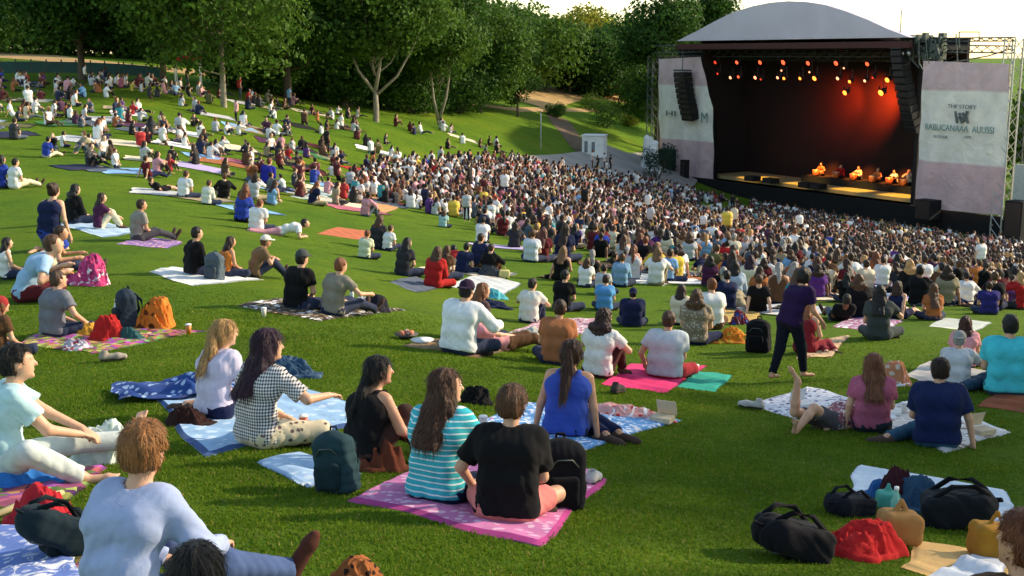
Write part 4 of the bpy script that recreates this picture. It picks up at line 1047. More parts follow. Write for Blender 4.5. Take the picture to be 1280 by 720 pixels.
for i in range(14):
    p = sp(1128 + r9.uniform(0, 50), 50, -.6); mb.tube([p, p + v3(r9.normal() * .4, 0, -r9.uniform(.8, 2.0)), p + v3(r9.normal() * .6, 0, -r9.uniform(1, 2.6))], .06, 5)
mb.build('rigging', M_TRUSS, stage)
for x in (1128, 1136): lamp(x, 67, M_LW if 0 else M_STEEL, .25, -1.2)
# loudspeakers and monitors on the ground and on the stage lip
def speaker_box(px, py, dy, w_, h_, label, z=0.0):
    p = sp(px, py, dy); b0 = stage_world(v3(p[0], dy, 0)); b0[2] = SZ + z
    root = empty('loudspeaker', tuple(b0), SROT); tag(root, label, 'speaker')
    MB().box((0, 0, h_ / 2), (w_, w_ * .8, h_)).build('cabinet', M_BLACK, root)
    g = MB(); g.box((0, -w_ * .4 - .012, h_ / 2), (w_ * .88, .02, h_ * .92)); g.build('grille', M_CAN, root)
speaker_box(833, 200, -2.0, 1.5, 4.4, 'tall black speaker stack before the left banner', z=.0)
speaker_box(856, 205, -2.0, .7, 3.6, 'narrow black speaker beside the tall stack', z=.0)
speaker_box(1160, 255, -1.3, 1.5, 1.5, 'black monitor box before the right banner', z=DK - 1.1)
for i, x in enumerate((940, 963, 1008, 1022)): speaker_box(x, 240, -.2 + .05, 1.2, .45, ['leftmost', 'second', 'third', 'rightmost'][i] + ' low black wedge monitor on the stage lip', z=DK)
speaker_box(1274, 250, -2.5, 1.4, 2.6, 'black box at the foot of the pale side panel', z=.8)
a = sp(1270, 205, -1); bb = stage_world(v3(a[0], -1, 0)); o = MB().box((1.2, 0, 0), (2.4, .2, a[2] + .6)).build('side_panel', solid('pale_panel', (.45, .48, .45), .8)); o.location = (bb[0], bb[1], SZ + a[2] / 2 - .3); o.rotation_euler = (0, 0, SROT); tag(o, 'pale grey-green panel at the right picture edge', 'panel')

# ================================================================ small things on the hill
M_WHITE = solid('white_canvas', (.85, .85, .84), .8, .1, 1.5); M_REDC = solid('red_canvas', (.45, .04, .03), .8, .15, 2); M_ORC = solid('orange_canvas', (.60, .17, .05), .8, .15, 2); M_TEAL = solid('teal_board', (.04, .12, .13), .8)
def kiosk():
    p = at(743, 196); root = empty('kiosk', tuple(p), -.25); tag(root, 'small white box kiosk with grey posters at the path', 'kiosk')
    MB().box((0, 0, .95), (1.95, 1.8, 1.9)).build('wall', M_WHITE, root)
    MB().box((0, 0, 1.96), (2.1, 2.0, .08)).build('roof', M_WHITE, root)
    for x, h_ in ((-.6, 1.0), (.05, .9)): MB().box((x, -.92, .95), (.3, .03, h_)).build('poster', solid('poster_grey', (.22, .23, .26), .8), root)
kiosk()
def canopy(px, py, w_, h_, mat, label, group=None):
    p = at(px, py); root = empty('canopy', tuple(p), .2); tag(root, label, 'canopy', group)
    mb = MB(); w2 = w_ / 2; mb.add([(-w2, -w2, h_), (w2, -w2, h_), (w2, w2, h_), (-w2, w2, h_), (0, 0, h_ + w_ * .3), (-w2, -w2, h_ - .35), (w2, -w2, h_ - .35), (w2, w2, h_ - .35), (-w2, w2, h_ - .35)],
           [(0, 1, 4), (1, 2, 4), (2, 3, 4), (3, 0, 4), (5, 6, 1, 0), (6, 7, 2, 1), (7, 8, 3, 2), (8, 5, 0, 3)]); mb.build('cover', mat, root)
    for sx in (-1, 1):
        for sy in (-1, 1): MB().tube([(sx * w2 * .96, sy * w2 * .96, -.1), (sx * w2 * .96, sy * w2 * .96, h_)], .05, 6).build('pole', M_STEEL, root)
canopy(753, 121, 3.6, 1.6, M_ORC, 'orange canopy under the trees on the hill, the left one', 'orange canopies on the hill')
canopy(777, 125, 4.2, 1.0, M_ORC, 'low orange canopy nearest the stage on the hill', 'orange canopies on the hill')
canopy(236, 108, 1.7, 2.0, M_REDC, 'small red canopy in the tree shade, leftmost of three', 'red canopies in the tree shade')
canopy(314, 112, 2.0, 2.2, M_REDC, 'small red canopy in the tree shade, middle of three', 'red canopies in the tree shade')
canopy(332, 112, 1.7, 2.2, M_REDC, 'small red canopy in the tree shade, rightmost of three', 'red canopies in the tree shade')
def white_cover():
    p = at(812, 214); f = Fld(.12); r = np.random.default_rng(5)
    for i in range(9): f.cone((r.uniform(-.7, .7), r.uniform(-.6, .6), 0), (r.uniform(-.4, .6), r.uniform(-.4, .4), r.uniform(1.6, 3.1)), .6, .25, .3)
    V, Q = f.mesh(folds(4, .07, .25)); o = link('equipment_cover', mesh_np('cover', V, Q), M_WHITE); o.location = p; tag(o, 'crumpled white sheet covering gear left of the stage', 'cover')
white_cover()
mb = MB()
def fence(p0, p1, hgt, mat, label, n=14):
    a, b_ = at(*p0), at(*p1); root = empty('fence', tuple(a)); tag(root, label, 'fence')
    for i in range(n):
        q0 = a + (b_ - a) * i / n; q1 = a + (b_ - a) * (i + 1) / n; q0[2] = ground(q0[0], q0[1]); q1[2] = ground(q1[0], q1[1])
        mbp = MB(); d = q1 - q0; t_ = nrm(v3(-d[1], d[0], 0)) * .03
        V = [q0 - t_ - a, q1 - t_ - a, q1 + t_ - a, q0 + t_ - a]; V = V + [p + v3(0, 0, hgt) for p in V]
        mbp.add(V, [(0, 1, 5, 4), (1, 2, 6, 5), (2, 3, 7, 6), (3, 0, 4, 7), (4, 5, 6, 7)]); mbp.build('panel', mat, root)
        MB().tube([q0 - a, q0 - a + v3(0, 0, hgt + .15)], .05, 6).build('post', M_TRUSS, root)
fence((-60, 93), (200, 97), .75, M_TEAL, 'low teal board fence between the crowd and the tan track')
def post_line():
    a, b_ = at(676, 150), at(676, 186); root = empty('handrail', tuple(a)); tag(root, 'thin pale handrail running down the hill by the dirt path', 'handrail')
    pts = []
    for i in range(7):
        q = a + (b_ - a) * i / 6; q[2] = ground(q[0], q[1]); MB().tube([q - a, q - a + v3(0, 0, .9)], .04, 6).build('post', M_STEEL, root); pts.append(q - a + v3(0, 0, .9))
    MB().tube(pts, .045, 6).build('rail', M_STEEL, root)
post_line()
# ================================================================ people, placed one by one
CN = {'white': (.78, .78, .76), 'pale grey': (.48, .50, .52), 'charcoal': (.035, .035, .04), 'black': (.008, .008, .009), 'navy': (.012, .018, .06), 'royal blue': (.03, .06, .36), 'sky blue': (.22, .42, .68),
      'teal': (.03, .28, .32), 'turquoise': (.08, .55, .62), 'green': (.03, .16, .05), 'olive': (.12, .12, .04), 'khaki': (.32, .27, .17), 'cream': (.70, .62, .44), 'yellow': (.68, .50, .06), 'orange': (.65, .22, .05),
      'rust': (.34, .12, .04), 'red': (.42, .02, .02), 'maroon': (.11, .015, .02), 'rose': (.42, .12, .17), 'pink': (.66, .30, .34), 'magenta': (.45, .03, .20), 'purple': (.10, .03, .20), 'lilac': (.45, .38, .62), 'brown': (.10, .05, .025), 'plum': (.07, .02, .06), 'slate': (.08, .11, .15)}
def place_obj(o, px, py, heading, s=1.0, tilt=.6, sink=0.0, pos=None):
    p = at(px, py) if pos is None else pos
    n = gnormal(p[0], p[1]); q = Vector((0, 0, 1)).rotation_difference(Vector((n[0] * tilt, n[1] * tilt, 1)).normalized())
    Rm = q.to_matrix() @ Matrix.Rotation(-R_(heading), 3, 'Z')
    o.matrix_world = Matrix.Translation(Vector((p[0], p[1], p[2] - sink))) @ Rm.to_4x4() @ Matrix.Diagonal((s, s, s, 1))
def hero(px, ytop, ybase, heading, label, vox=None, group=None, smin=.78, smax=1.22, s=None, **p):
    p.setdefault('seed', int(abs(px) * 7 + ybase) % 991)
    p['scol'] = CN.get(p.get('scol'), p.get('scol', (.5, .5, .5))) ; p['bcol'] = CN.get(p.get('bcol'), p.get('bcol', (.03, .04, .08)))
    seated = p.get('legs') not in ('stand', 'walk', 'kneel')
    b = at(px, ybase - (ybase - ytop) * (.07 if seated else 0)); t = proj(b)[2]
    v = vox or (.0095 if t < 12 else .012 if t < 17 else .015)
    o, J = make_person(p, v, v < .0125)
    if s is None:
        ht = J['H'][2] + .135; lo, hi = .5, 1.6
        for _ in range(14):
            m = (lo + hi) / 2; y = proj((b[0], b[1], b[2] + ht * m))[1]
            if y > ytop: lo = m
            else: hi = m
        s = min(max(lo, smin), smax)
        print('HERO %4d t=%.1f scale %.2f (wanted %.2f)' % (px, t, s, lo))
    place_obj(o, px, 0, heading, s, pos=b, sink=.012)
    tag(o, label, 'person', group); return o
BLANK = []                                            # blanket outlines, so that no grass grows through them
def blanket(cs, col, label, pat=('plain',), group=None, border=None, name='blanket', amp=.012, off=.024, n=26, thick=.007):
    """cs: four pixel corners, in order"""
    P = [at(*c) for c in cs]; o0 = sum(P) / 4; r = np.random.default_rng(abs(int(cs[0][0] * 13 + cs[0][1]))); ph = r.uniform(0, 6, 8); kk = r.uniform(2.5, 8, (4, 2))
    BLANK.append(np.array([p[:2] for p in P]))
    V = []; C = []
    for i in range(n + 1):
        for j in range(n + 1):
            u, v = i / n, j / n
            eu = .018 * math.sin(v * 9 + ph[0]) ; ev = .018 * math.sin(u * 8 + ph[1])
            a, b_ = u + eu * (2 * u - 1), v + ev * (2 * v - 1)
            q = P[0] * (1 - a) * (1 - b_) + P[1] * a * (1 - b_) + P[2] * a * b_ + P[3] * (1 - a) * b_
            w = sum(amp * math.sin(kk[k][0] * q[0] * 2.2 + kk[k][1] * q[1] * 2.2 + ph[k]) for k in range(4)) * .5
            w += amp * 1.2 * (1 - abs(math.sin(5.1 * q[0] + 3.3 * q[1] + ph[5]))) ** 4
            e = min(u, v, 1 - u, 1 - v)
            z = float(ground(q[0], q[1])) + off + w * min(1, .3 + 4 * e) - (.02 if e < .001 else 0)
            V.append((q[0] - o0[0], q[1] - o0[1], z - o0[2]))
    Q = [(i * (n + 1) + j, (i + 1) * (n + 1) + j, (i + 1) * (n + 1) + j + 1, i * (n + 1) + j + 1) for i in range(n) for j in range(n)]
    V = np.array(V); Vb = V - v3(0, 0, thick); N0 = len(V); rim = [i * (n + 1) for i in range(n + 1)] + [n * (n + 1) + j for j in range(1, n + 1)] + [i * (n + 1) + n for i in range(n - 1, -1, -1)] + [j for j in range(n - 1, 0, -1)]
    Qr = [(rim[k], rim[(k + 1) % len(rim)], rim[(k + 1) % len(rim)] + N0, rim[k] + N0) for k in range(len(rim))]
    # keep the top facing up whichever way the corners run
    ar = sum(P[k][0] * P[(k + 1) % 4][1] - P[(k + 1) % 4][0] * P[k][1] for k in range(4))
    if ar < 0: Q = [f[::-1] for f in Q]; Qr = [f[::-1] for f in Qr]
    if border:
        m = 1; bor = [f for k, f in enumerate(Q) if (k // n) < m or (k // n) >= n - m or (k % n) < m or (k % n) >= n - m]; inn = [f for k, f in enumerate(Q) if not ((k // n) < m or (k // n) >= n - m or (k % n) < m or (k % n) >= n - m)]
    else: bor, inn = [], Q
    o = link(name, mesh_np(name, np.concatenate([V, Vb]), inn + Qr), cloth(*pat), None, CN.get(col, col)); o.location = o0
    if border: link('border', mesh_np('border', V + v3(0, 0, .001), bor), cloth('plain'), o, CN.get(border, border))
    tag(o, label, 'blanket', group or 'picnic blankets on the grass'); return o
def lump(px, py, w_, d_, h_, col, label, name='jacket', cat=None, pat=('plain',), seed=0, heading=0, n=7, vox=.014, amp=.010, rad=.5):
    """a crumpled heap of cloth"""
    r = np.random.default_rng(abs(seed + int(px))); f = Fld(vox); G = ((v3(0, 0, 0), v3(0, 0, -1)),)
    if amp < .006:                                  # a bag: a fuller, smoother body
        f.box((0, 0, h_ * .42), (w_ * .30, d_ * .28, h_ * .22), h_ * .18, .02, cuts=G)
        f.cone((-w_ * .15, 0, h_ * .8), (0, 0, h_ * 1.12), .013, .013, .01); f.cone((0, 0, h_ * 1.12), (w_ * .15, 0, h_ * .8), .013, .013, .01)
    if amp >= .006:                                 # cloth: a crumpled sheet thrown over itself
        NR, NT = 26, 72; V = []; ph = r.uniform(0, 6, 12); kd = r.normal(size=(6, 2))
        lobes = [(r.uniform(-.5, .5), r.uniform(-.5, .5), r.uniform(.35, .7), r.uniform(.2, .6)) for _ in range(5)]
        for a in range(NR + 1):
            for b_ in range(NT):
                th = 2 * math.pi * b_ / NT; ro = 1 + .14 * math.sin(2 * th + ph[0]) + .12 * math.sin(3 * th + ph[1]) + .06 * math.sin(7 * th + ph[2]) + .03 * math.sin(13 * th + ph[3])
                q = a / NR; x, y = q * ro * math.cos(th), q * ro * math.sin(th)
                z = .42 * (1 - q ** 3) + sum(.75 * hh * math.exp(-((x - u) ** 2 + (y - v) ** 2) / (w2 * w2)) for u, v, w2, hh in lobes) * (1 - q ** 4)
                for k in range(5):
                    kk = kd[k] * (2.6 + 1.7 * k); wq = kk[0] * x + kk[1] * y + ph[k + 4] + 1.6 * math.sin(kk[1] * x * .7 - kk[0] * y * .7 + ph[k])
                    z += .17 / (1 + .45 * k) * (1 - 2 * abs(math.sin(wq)) ** .7) * min(1, (1 - q) * 4 + .15)
                x2 = x + .05 * math.sin(6 * y + ph[4]) * q; z = 1.05 * math.tanh(z * .9); V.append((x2 * w_ * .5, y * d_ * .5, max(z * h_, .012) if a < NR else -.02))
        Q = [(a * NT + b_, (a + 1) * NT + b_, (a + 1) * NT + (b_ + 1) % NT, a * NT + (b_ + 1) % NT) for a in range(NR) for b_ in range(NT)]
        o = link(name, mesh_np(name, V, Q), cloth(*pat), None, CN.get(col, col)); place_obj(o, px, py, heading, 1, .8, -.02)
        tag(o, label, cat or name.replace('_', ' ')); return o
    V, Q = f.mesh(folds(seed + 3, amp * .8, 1.1)); o = link(name, mesh_np(name, V, Q), cloth(*pat), None, CN.get(col, col)); place_obj(o, px, py, heading, 1, .8, -.02)
    tag(o, label, cat or name.replace('_', ' ')); return o
def backpack(px, py, s, col, label, heading=0, tilt=0.0, col2=None, lie=False, group='backpacks and bags on the grass'):
    c = CN.get(col, col); c2 = CN.get(col2, col2) or tuple(x * .6 for x in c); h_ = .48
    f = Fld(.011); f.box((0, 0, .22), (.105, .045, .15), .05, .02); f.ell((0, 0, .38), (.14, .09, .10), .05); f.box((0, -.02, .10), (.12, .06, .06), .03, .04)
    V, Q = f.mesh(folds(abs(int(px)), .006)); root = link('backpack', mesh_np('backpack', V, Q), cloth('plain'), None, c)
    f = Fld(.010); f.box((0, -.115, .15), (.075, .012, .07), .028, .02); V, Q = f.mesh(folds(int(px) + 1, .004)); link('pocket', mesh_np('pocket', V, Q), cloth('plain'), root, c2)
    for sx in (-1, 1):
        mb = MB(); mb.tube([(sx * .07, .08, .42), (sx * .09, .15, .34), (sx * .10, .16, .2), (sx * .10, .09, .08)], .018, 6); mb.build('strap', cloth('plain'), root, True, c2)
    MB().tube([(-.03, .03, .46), (-.025, .03, .50), (.025, .03, .50), (.03, .03, .46)], .009, 6).build('handle', cloth('plain'), root, True, c2)
    MB().tube([(-.10, -.10, .30), (-.05, -.115, .355), (.05, -.115, .355), (.10, -.10, .30)], .006, 5).build('zip', M_TRUSS, root, True)
    place_obj(root, px, py, heading, s, .5, .01)
    if lie: root.matrix_world = root.matrix_world @ Matrix.Translation((0, 0, .10)) @ Matrix.Rotation(R_(lie if lie is not True else 82), 4, 'X')
    elif tilt: root.matrix_world = root.matrix_world @ Matrix.Rotation(R_(tilt), 4, 'Y')
    tag(root, label, 'backpack', group); return root

# ---- the nearest people
hero(154, 535, 805, 34, 'short-haired blond person in a plain periwinkle sweater, nearest the viewer', legs='oneup', side=-1, arms=((-.05, .30, .22), (.16, .42, .30)), lean=.20, hair='short', hcol=(.30, .13, .04), hoff=.010, shirt='long', scol=(.36, .43, .64), bcol=(.07, .11, .24), yaw=-.15, twist=-.25, seed=3, fold=.006, off=.014, wide=.90, fcol=(.09, .03, .02), footR=(.24, .78, .08), kpoleR=(.3, 0, 1))
hero(286, 652, 900, 10, 'black-haired head cut off by the bottom edge beside the periwinkle sweater', legs='cross', arms='back', lean=-.55, hair='mid', hcol='black', hoff=.016, scol='charcoal', smin=.8)
hero(1266, 648, 945, 0, 'auburn-haired person cut off by the bottom right corner', legs='cross', arms='lap', hair='short', hcol='auburn', hoff=.01, scol='brown', yaw=-.5, s=.96, skin=1)
hero(8, 430, 612, 62, 'black-haired person in a pale aqua tee stretching one pale trousered leg out', legs='oneup', side=1, arms=((-.02, .50, .28), (.10, .45, .28)), lean=.12, hair='short', hcol='black', scol=(.50, .72, .74), bcol=(.55, .60, .58), bare=1, yaw=.1, footL=(-.10, .88, .16), footR=(.40, .42, .07), kpoleR=(1, .4, .35), wide=1.1, off=.022)
hero(-2, 378, 452, 40, 'long auburn-haired person in a red patterned headscarf at the left edge', legs='cross', hair='long', hcol='auburn', hat='scarf', hatcol=(.30, .03, .03), scol='brown', smax=1.3)
hero(268, 400, 533, 38, 'blond ponytailed woman in a white and lilac top, back turned', legs='side', side=-1, arms='lap', lean=.18, hair='pony', hcol='blond', shirt='tee', scol=(.60, .56, .72), bottom='short', bcol='navy', yaw=.25, fem=1, pitch=-.1, seed=12, hlen=1.25)
hero(322, 413, 568, 42, 'woman with long dark purple hair in a black and white checked shirt', legs='cross', arms=('lap', (.34, .42, .40)), lean=.12, hair='long', hcol='dark purple', shirt='tee', scol=(.02, .02, .025), spat=('check', (.80, .78, .76), 260), yaw=.35, hlen=1.25, wide=1.12, hoff=.015, fem=1, bcol='cream', bpat=('print', (.15, .1, .1), 20), sleeve=.8)
hero(455, 445, 592, 48, 'woman in a black tank top with a low dark ponytail, looking right', legs='oneup', side=1, arms=((-.02, .34, .25), (.12, .38, .22)), lean=.16, hair='lowpony', hcol='black', shirt='tank', scol='black', skin=1, yaw=.35, fem=1, bcol=(.05, .025, .02), eyes=1)
hero(545, 462, 641, 26, 'woman with long brown hair in a turquoise tee with thin white stripes', legs='cross', arms=('lap', (.16, .34, .34)), lean=.10, hair='long', hcol=(.075, .030, .014), scol=(.05, .46, .54), spat=('stripe', (.75, .85, .86), 170), yaw=.75, hlen=1.3, fem=1, bcol='navy', eyes=1, off=.02)
hero(632, 485, 664, 8, 'person with short light brown hair in a black tee and coral shorts', legs='cross', arms=((-.26, .24, .16), 'lap'), lean=.10, hair='short', hcol=(.12, .055, .025), hoff=.012, scol='black', bottom='short', bcol=(.70, .22, .20), yaw=.3, wide=1.1, off=.022, sleeve=.75)
hero(706, 425, 556, 14, 'woman in a royal blue sleeveless top with a long brown ponytail', legs='side', side=1, arms='down', lean=.08, hair='pony', hcol=(.06, .028, .015), shirt='tank', scol=(.045, .09, .42), yaw=0, hlen=1.5, hoff=.005, skin=1, wide=1.05, bcol='navy')
hero(693, 374, 462, 8, 'dark-haired person in a rust orange tee', legs='cross', arms='lap', hair='short', hcol='dark brown', scol=(.36, .14, .06), lean=.12, wide=1.1, skin=1)
hero(746, 385, 478, 32, 'woman with dark shoulder-length curls in a white tee', legs='kneesup', arms='knees', hair='curly', hcol=(.03, .012, .010), hoff=.012, scol=(.72, .70, .68), lean=.08, yaw=.35, bcol=(.06, .02, .02), wide=1.08, fem=.5)
hero(830, 388, 480, 18, 'short brown-haired person in a pale grey tee and red trousers', legs='cross', arms=((-.26, .10, .10), 'lap'), hair='short', hcol=(.05, .022, .012), scol=(.50, .55, .60), bcol=(.30, .02, .03), lean=.05, wide=1.22, belly=.02, skin=1, off=.024)
hero(572, 350, 449, 28, 'person in a loose white shirt and dark plum cap', legs='cross', arms=('lap', 'reach'), hair='short', hcol='black', hat='capback', hatcol=(.03, .015, .04), shirt='long', scol=(.78, .80, .80), lean=.14, wide=1.22, off=.03)
hero(68, 338, 427, 38, 'brown-haired person in a slate grey tee beside the red and orange bags', legs='cross', arms=('lap', (.28, .3, .2)), hair='short', hcol=(.08, .045, .03), scol=(.17, .18, .21), lean=.15, wide=1.15, yaw=.2, off=.022)
hero(30, 293, 382, 72, 'person in a light blue tee and maroon trousers leaning far forward', legs='cross', arms='reach', hair='short', hcol='brown', scol=(.32, .50, .70), bcol='maroon', lean=.62, wide=1.15, smax=1.4)
hero(62, 281, 352, 75, 'dark-haired bare-shouldered person leaning on the lap of the one in light blue', legs='out', arms='reach', hair='short', hcol='dark brown', shirt='tank', scol='cream', lean=.35, skin=1)
hero(8, 300, 352, 60, 'person in a white vest with dark hair at the far left picture edge', legs='cross', hair='mid', hcol='black', shirt='tank', scol='white', lean=.1)
hero(370, 312, 393, 30, 'black-haired person in a plain black tee before the khaki tee', legs='cross', arms='lap', hair='short', hcol='black', scol='black', lean=.12, wide=1.12, hat='cap', hatcol=(.06, .07, .07))
hero(416, 321, 400, 40, 'person with short auburn hair in a khaki grey tee, arm stretched right', legs='out', arms=('lap', 'reach'), hair='short', hcol=(.20, .07, .03), scol=(.24, .22, .17), lean=.14, wide=1.12)
hero(241, 282, 349, 48, 'dark-haired man in a black jacket on the white blanket', legs='cross', arms='lap', hair='short', hcol='black', shirt='long', scol='black', lean=.08)
hero(282, 294, 349, 55, 'dark-haired person with bare tanned shoulders behind the slate bag', legs='cross', arms='lap', hair='mid', hcol='dark brown', shirt='tank', scol='orange', skin=1)
hero(318, 293, 350, 62, 'person in a white cap and khaki top leaning right', legs='outbent', arms='knees', hair='short', hcol='brown', hat='cap', hatcol=(.75, .72, .66), scol=(.20, .13, .07), lean=.3, skin=1)
hero(64, 225, 312, 20, 'person in a navy vest and bright blue shorts getting up on one leg', legs='kneel', arms='hang', hair='bun', hcol='dark brown', shirt='tank', scol='navy', bottom='short', bcol='royal blue', lean=.25, skin=0, bare=1)
hero(92, 229, 284, 40, 'person all in black beside the blue shorts', legs='cross', hair='curly', hcol='black', shirt='long', scol='black')
hero(124, 240, 290, 60, 'dark-haired person in a purple top, arms around pale knees', legs='kneesup', arms='hug', hair='mid', hcol='dark brown', scol='plum', bcol='cream')
hero(172, 248, 305, 55, 'broad dark-haired man in a stone grey tee on the lilac blanket', legs='out', arms='lap', hair='short', hcol='dark brown', scol=(.28, .26, .22), wide=1.25, bcol=(.06, .06, .07), skin=1)
hero(503, 296, 348, 32, 'dark-haired person in charcoal next to the long dark red dress', legs='cross', hair='mid', hcol='black', scol='charcoal', yaw=.3)
hero(541, 307, 363, 20, 'person in a long dark red dress with brown hair', legs='cross', hair='mid', hcol='brown', shirt='long', scol='red', bcol='red')
hero(554, 306, 352, 30, 'brown-haired child between the red dress and the navy shirt', legs='cross', hair='mid', hcol='brown', scol='brown', smin=.6)
hero(577, 303, 345, 25, 'dark-haired person in a navy shirt leaning forward', legs='cross', hair='short', hcol='black', scol='navy', lean=.35)
hero(470, 268, 314, 30, 'brown-haired person in black behind the pale lime top', legs='cross', hair='mid', hcol='brown', scol='charcoal')
hero(455, 287, 326, 20, 'auburn-haired person in a pale lime top', legs='cross', hair='short', hcol='auburn', scol=(.62, .66, .45))
hero(484, 282, 316, 40, 'person in white next to the black top, brown hair', legs='out', hair='short', hcol='brown', scol='white')
hero(591, 352, 432, 60, 'brown-haired person facing the loose white shirt', legs='side', hair='mid', hcol=(.16, .06, .02), scol=(.08, .05, .05), smax=.95)
hero(660, 347, 408, 22, 'short black-haired person in a cream white tee', legs='kneesup', arms='knees', hair='short', hcol='black', scol=(.74, .72, .64), yaw=.2)
hero(702, 337, 393, 28, 'black-haired person in a black top, pale face turned right', legs='cross', arms='lap', hair='short', hcol='black', scol='black', yaw=.5, wide=1.1)
hero(755, 343, 392, 12, 'dark-haired person in a bright azure tee', legs='cross', hair='short', hcol='dark brown', scol=(.10, .32, .65))
hero(790, 362, 412, 5, 'person hunched under a plain navy hooded top', legs='cross', hair='short', hcol='black', hat='capback', hatcol=(.012, .018, .06), shirt='long', scol='navy', wide=1.3, off=.03)
hero(868, 361, 436, 22, 'brown curly-haired person in a camouflage print shirt', legs='cross', hair='curly', hcol='brown', scol=(.24, .19, .13), spat=('print', (.55, .48, .38), 26), wide=1.2, bcol='navy', shirt='tee')
hero(849, 355, 410, 30, 'dark-haired person just behind the camouflage shirt', legs='cross', hair='mid', hcol='dark brown', scol='cream')
hero(985, 335, 478, 50, 'barefoot woman on her feet in a purple top and black trousers', legs='walk', side=1, arms=('hang', 'swing'), lean=.30, hair='bun', hcol='black', hoff=.02, shirt='tee', roll=.16, scol=(.022, .009, .048), bcol=(.006, .008, .016), bare=1, yaw=-.3, fem=.6, smax=1.0, smin=.8, skin=1)
hero(1006, 374, 446, 45, 'person with red-blond hair in a dark red dress at the feet of the standing woman', legs='side', hair='mid', hcol=(.30, .10, .04), shirt='tank', scol=(.22, .02, .03), bcol=(.22, .02, .03), yaw=.2)
hero(1098, 356, 430, 22, 'woman with long black hair in a dark grey top', legs='cross', hair='long', hcol='black', scol=(.05, .06, .06), bcol=(.05, .065, .07), hlen=1.2, fem=1, arms=('lap', 'reach'))
hero(1124, 350, 402, 50, 'dark-haired person with pale legs stretched to the right', legs='out', arms='back', lean=-.2, hair='mid', hcol='dark brown', shirt='tank', scol='navy', bottom='short', bcol='navy')
hero(1166, 356, 404, 8, 'woman whose long brown hair hides her whole back', legs='cross', hair='long', hcol=(.10, .045, .02), scol='rust', hlen=1.8, fem=1, hoff=.02)
hero(1236, 358, 396, 5, 'person in a plain indigo top at the right edge of the mid lawn', legs='cross', hair='short', hcol='dark brown', scol=(.03, .025, .16), wide=1.35, lean=.2, smax=1.3)
hero(1057, 344, 381, 15, 'dark-haired person in a black top on a white blanket right of centre', legs='cross', hair='long', hcol='black', scol='black', wide=1.2)
hero(1204, 396, 465, 20, 'dark auburn-haired person in pale pink behind the grey cap', legs='cross', hair='mid', hcol=(.05, .015, .012), scol='pink', hoff=.012)
hero(1195, 415, 492, 30, 'person in a washed-out grey cap and a pale grey shirt', legs='cross', arms=('lap', 'reach'), hair='short', hcol='grey', hat='capback', hatcol=(.30, .30, .28), shirt='tee', scol=(.55, .56, .58), wide=1.2, lean=.15)
hero(1258, 393, 502, 12, 'person in a bright turquoise tee and jeans', legs='side', side=-1, arms=('lap', 'lap'), hair='short', hcol='black', scol=(.07, .55, .62), bcol=(.03, .07, .12), wide=1.25, lean=.1, off=.024, smax=1.25)
hero(1089, 443, 547, 10, 'woman with long red-blond hair in a rose pink tee', legs='side', side=-1, arms=('down', 'lap'), hair='long', hcol=(.20, .075, .035), scol=(.42, .11, .18), hlen=1.35, fem=.6, wide=1.12, bcol=(.02, .03, .04), hoff=.01)
hero(1170, 448, 567, 14, 'short-haired person in a navy tee leaning on the right hand', legs='side', side=-1, arms=('lap', (.36, .06, .03)), hair='short', hcol=(.035, .018, .012), scol=(.012, .020, .075), bcol=(.03, .09, .16), wide=1.15, off=.026, sleeve=.75)
hero(1034, 500, 538, 235, 'person lying on the patterned blanket with one bare leg raised', legs='legup', side=1, lean=-1.35, arms=('elbow', 'lap'), hair='mid', hcol='dark brown', scol=(.30, .10, .12), spat=('print2', (.04, .03, .03), 22), bottom='short', bcol=(.10, .09, .10), bare=1, s=.85)
hero(628, 402, 440, 62, 'person lying on one side by the white shirt, in a pink top', legs='out', lean=-1.1, arms=('elbow', 'lap'), hair='mid', hcol=(.45, .22, .08), scol='pink', s=.95, bcol='brown')
hero(775, 316, 362, 12, 'brown-haired person in a pale denim blue shirt before the packed crowd', legs='cross', hair='short', hcol='brown', shirt='long', scol=(.20, .35, .52))
hero(731, 322, 362, 20, 'person in white with brown hair left of the denim blue shirt', legs='cross', hair='mid', hcol='brown', scol='white')
hero(752, 332, 372, 25, 'dark-haired person seated just before the denim blue shirt', legs='cross', hair='short', hcol='black', scol='pale grey')
hero(916, 325, 382, 18, 'dark-haired person in a light grey-blue shirt with a plum head beside', legs='cross', hair='mid', hcol='black', shirt='long', scol=(.36, .45, .55))
hero(935, 318, 372, 20, 'person in a cream shirt whose dark purple hair catches the light', legs='cross', hair='mid', hcol='dark purple', shirt='long', scol='cream')
hero(663, 286, 331, 15, 'person in a pale grey-white tee beside two long-haired friends', legs='cross', hair='short', hcol='brown', scol=(.62, .66, .70))
hero(676, 284, 331, 15, 'long brown-haired friend between the pale tee and the dark hair', legs='cross', hair='long', hcol=(.10, .03, .02), scol='maroon', hlen=1.5)
hero(703, 278, 331, 18, 'friend with long near-black hair in dark blue', legs='cross', hair='long', hcol='dark brown', scol='navy', hlen=1.5)
hero(320, 248, 291, 28, 'auburn-haired person in a plain white tee, back turned, by a person lying down', legs='cross', hair='short', hcol='auburn', scol='white', wide=1.3, off=.03)
hero(350, 270, 296, 80, 'person lying in pink trousers right of the white tee', legs='prone', lean=1.3, arms='elbow', hair='short', hcol='black', scol='white', bcol='pink', s=1.0, pitch=.2)
hero(302, 232, 281, 25, 'auburn-haired person in a bright blue top and black trousers', legs='cross', hair='mid', hcol='auburn', scol='royal blue', bcol='black')
hero(258, 224, 258, 25, 'brown-haired person in a cream white long shirt on the left lawn', legs='cross', hair='short', hcol='brown', scol=(.72, .72, .62), shirt='long')
hero(229, 212, 250, 30, 'person in white between two dark-dressed neighbours on the left lawn', legs='cross', hair='short', hcol='brown', scol='white', wide=1.3)
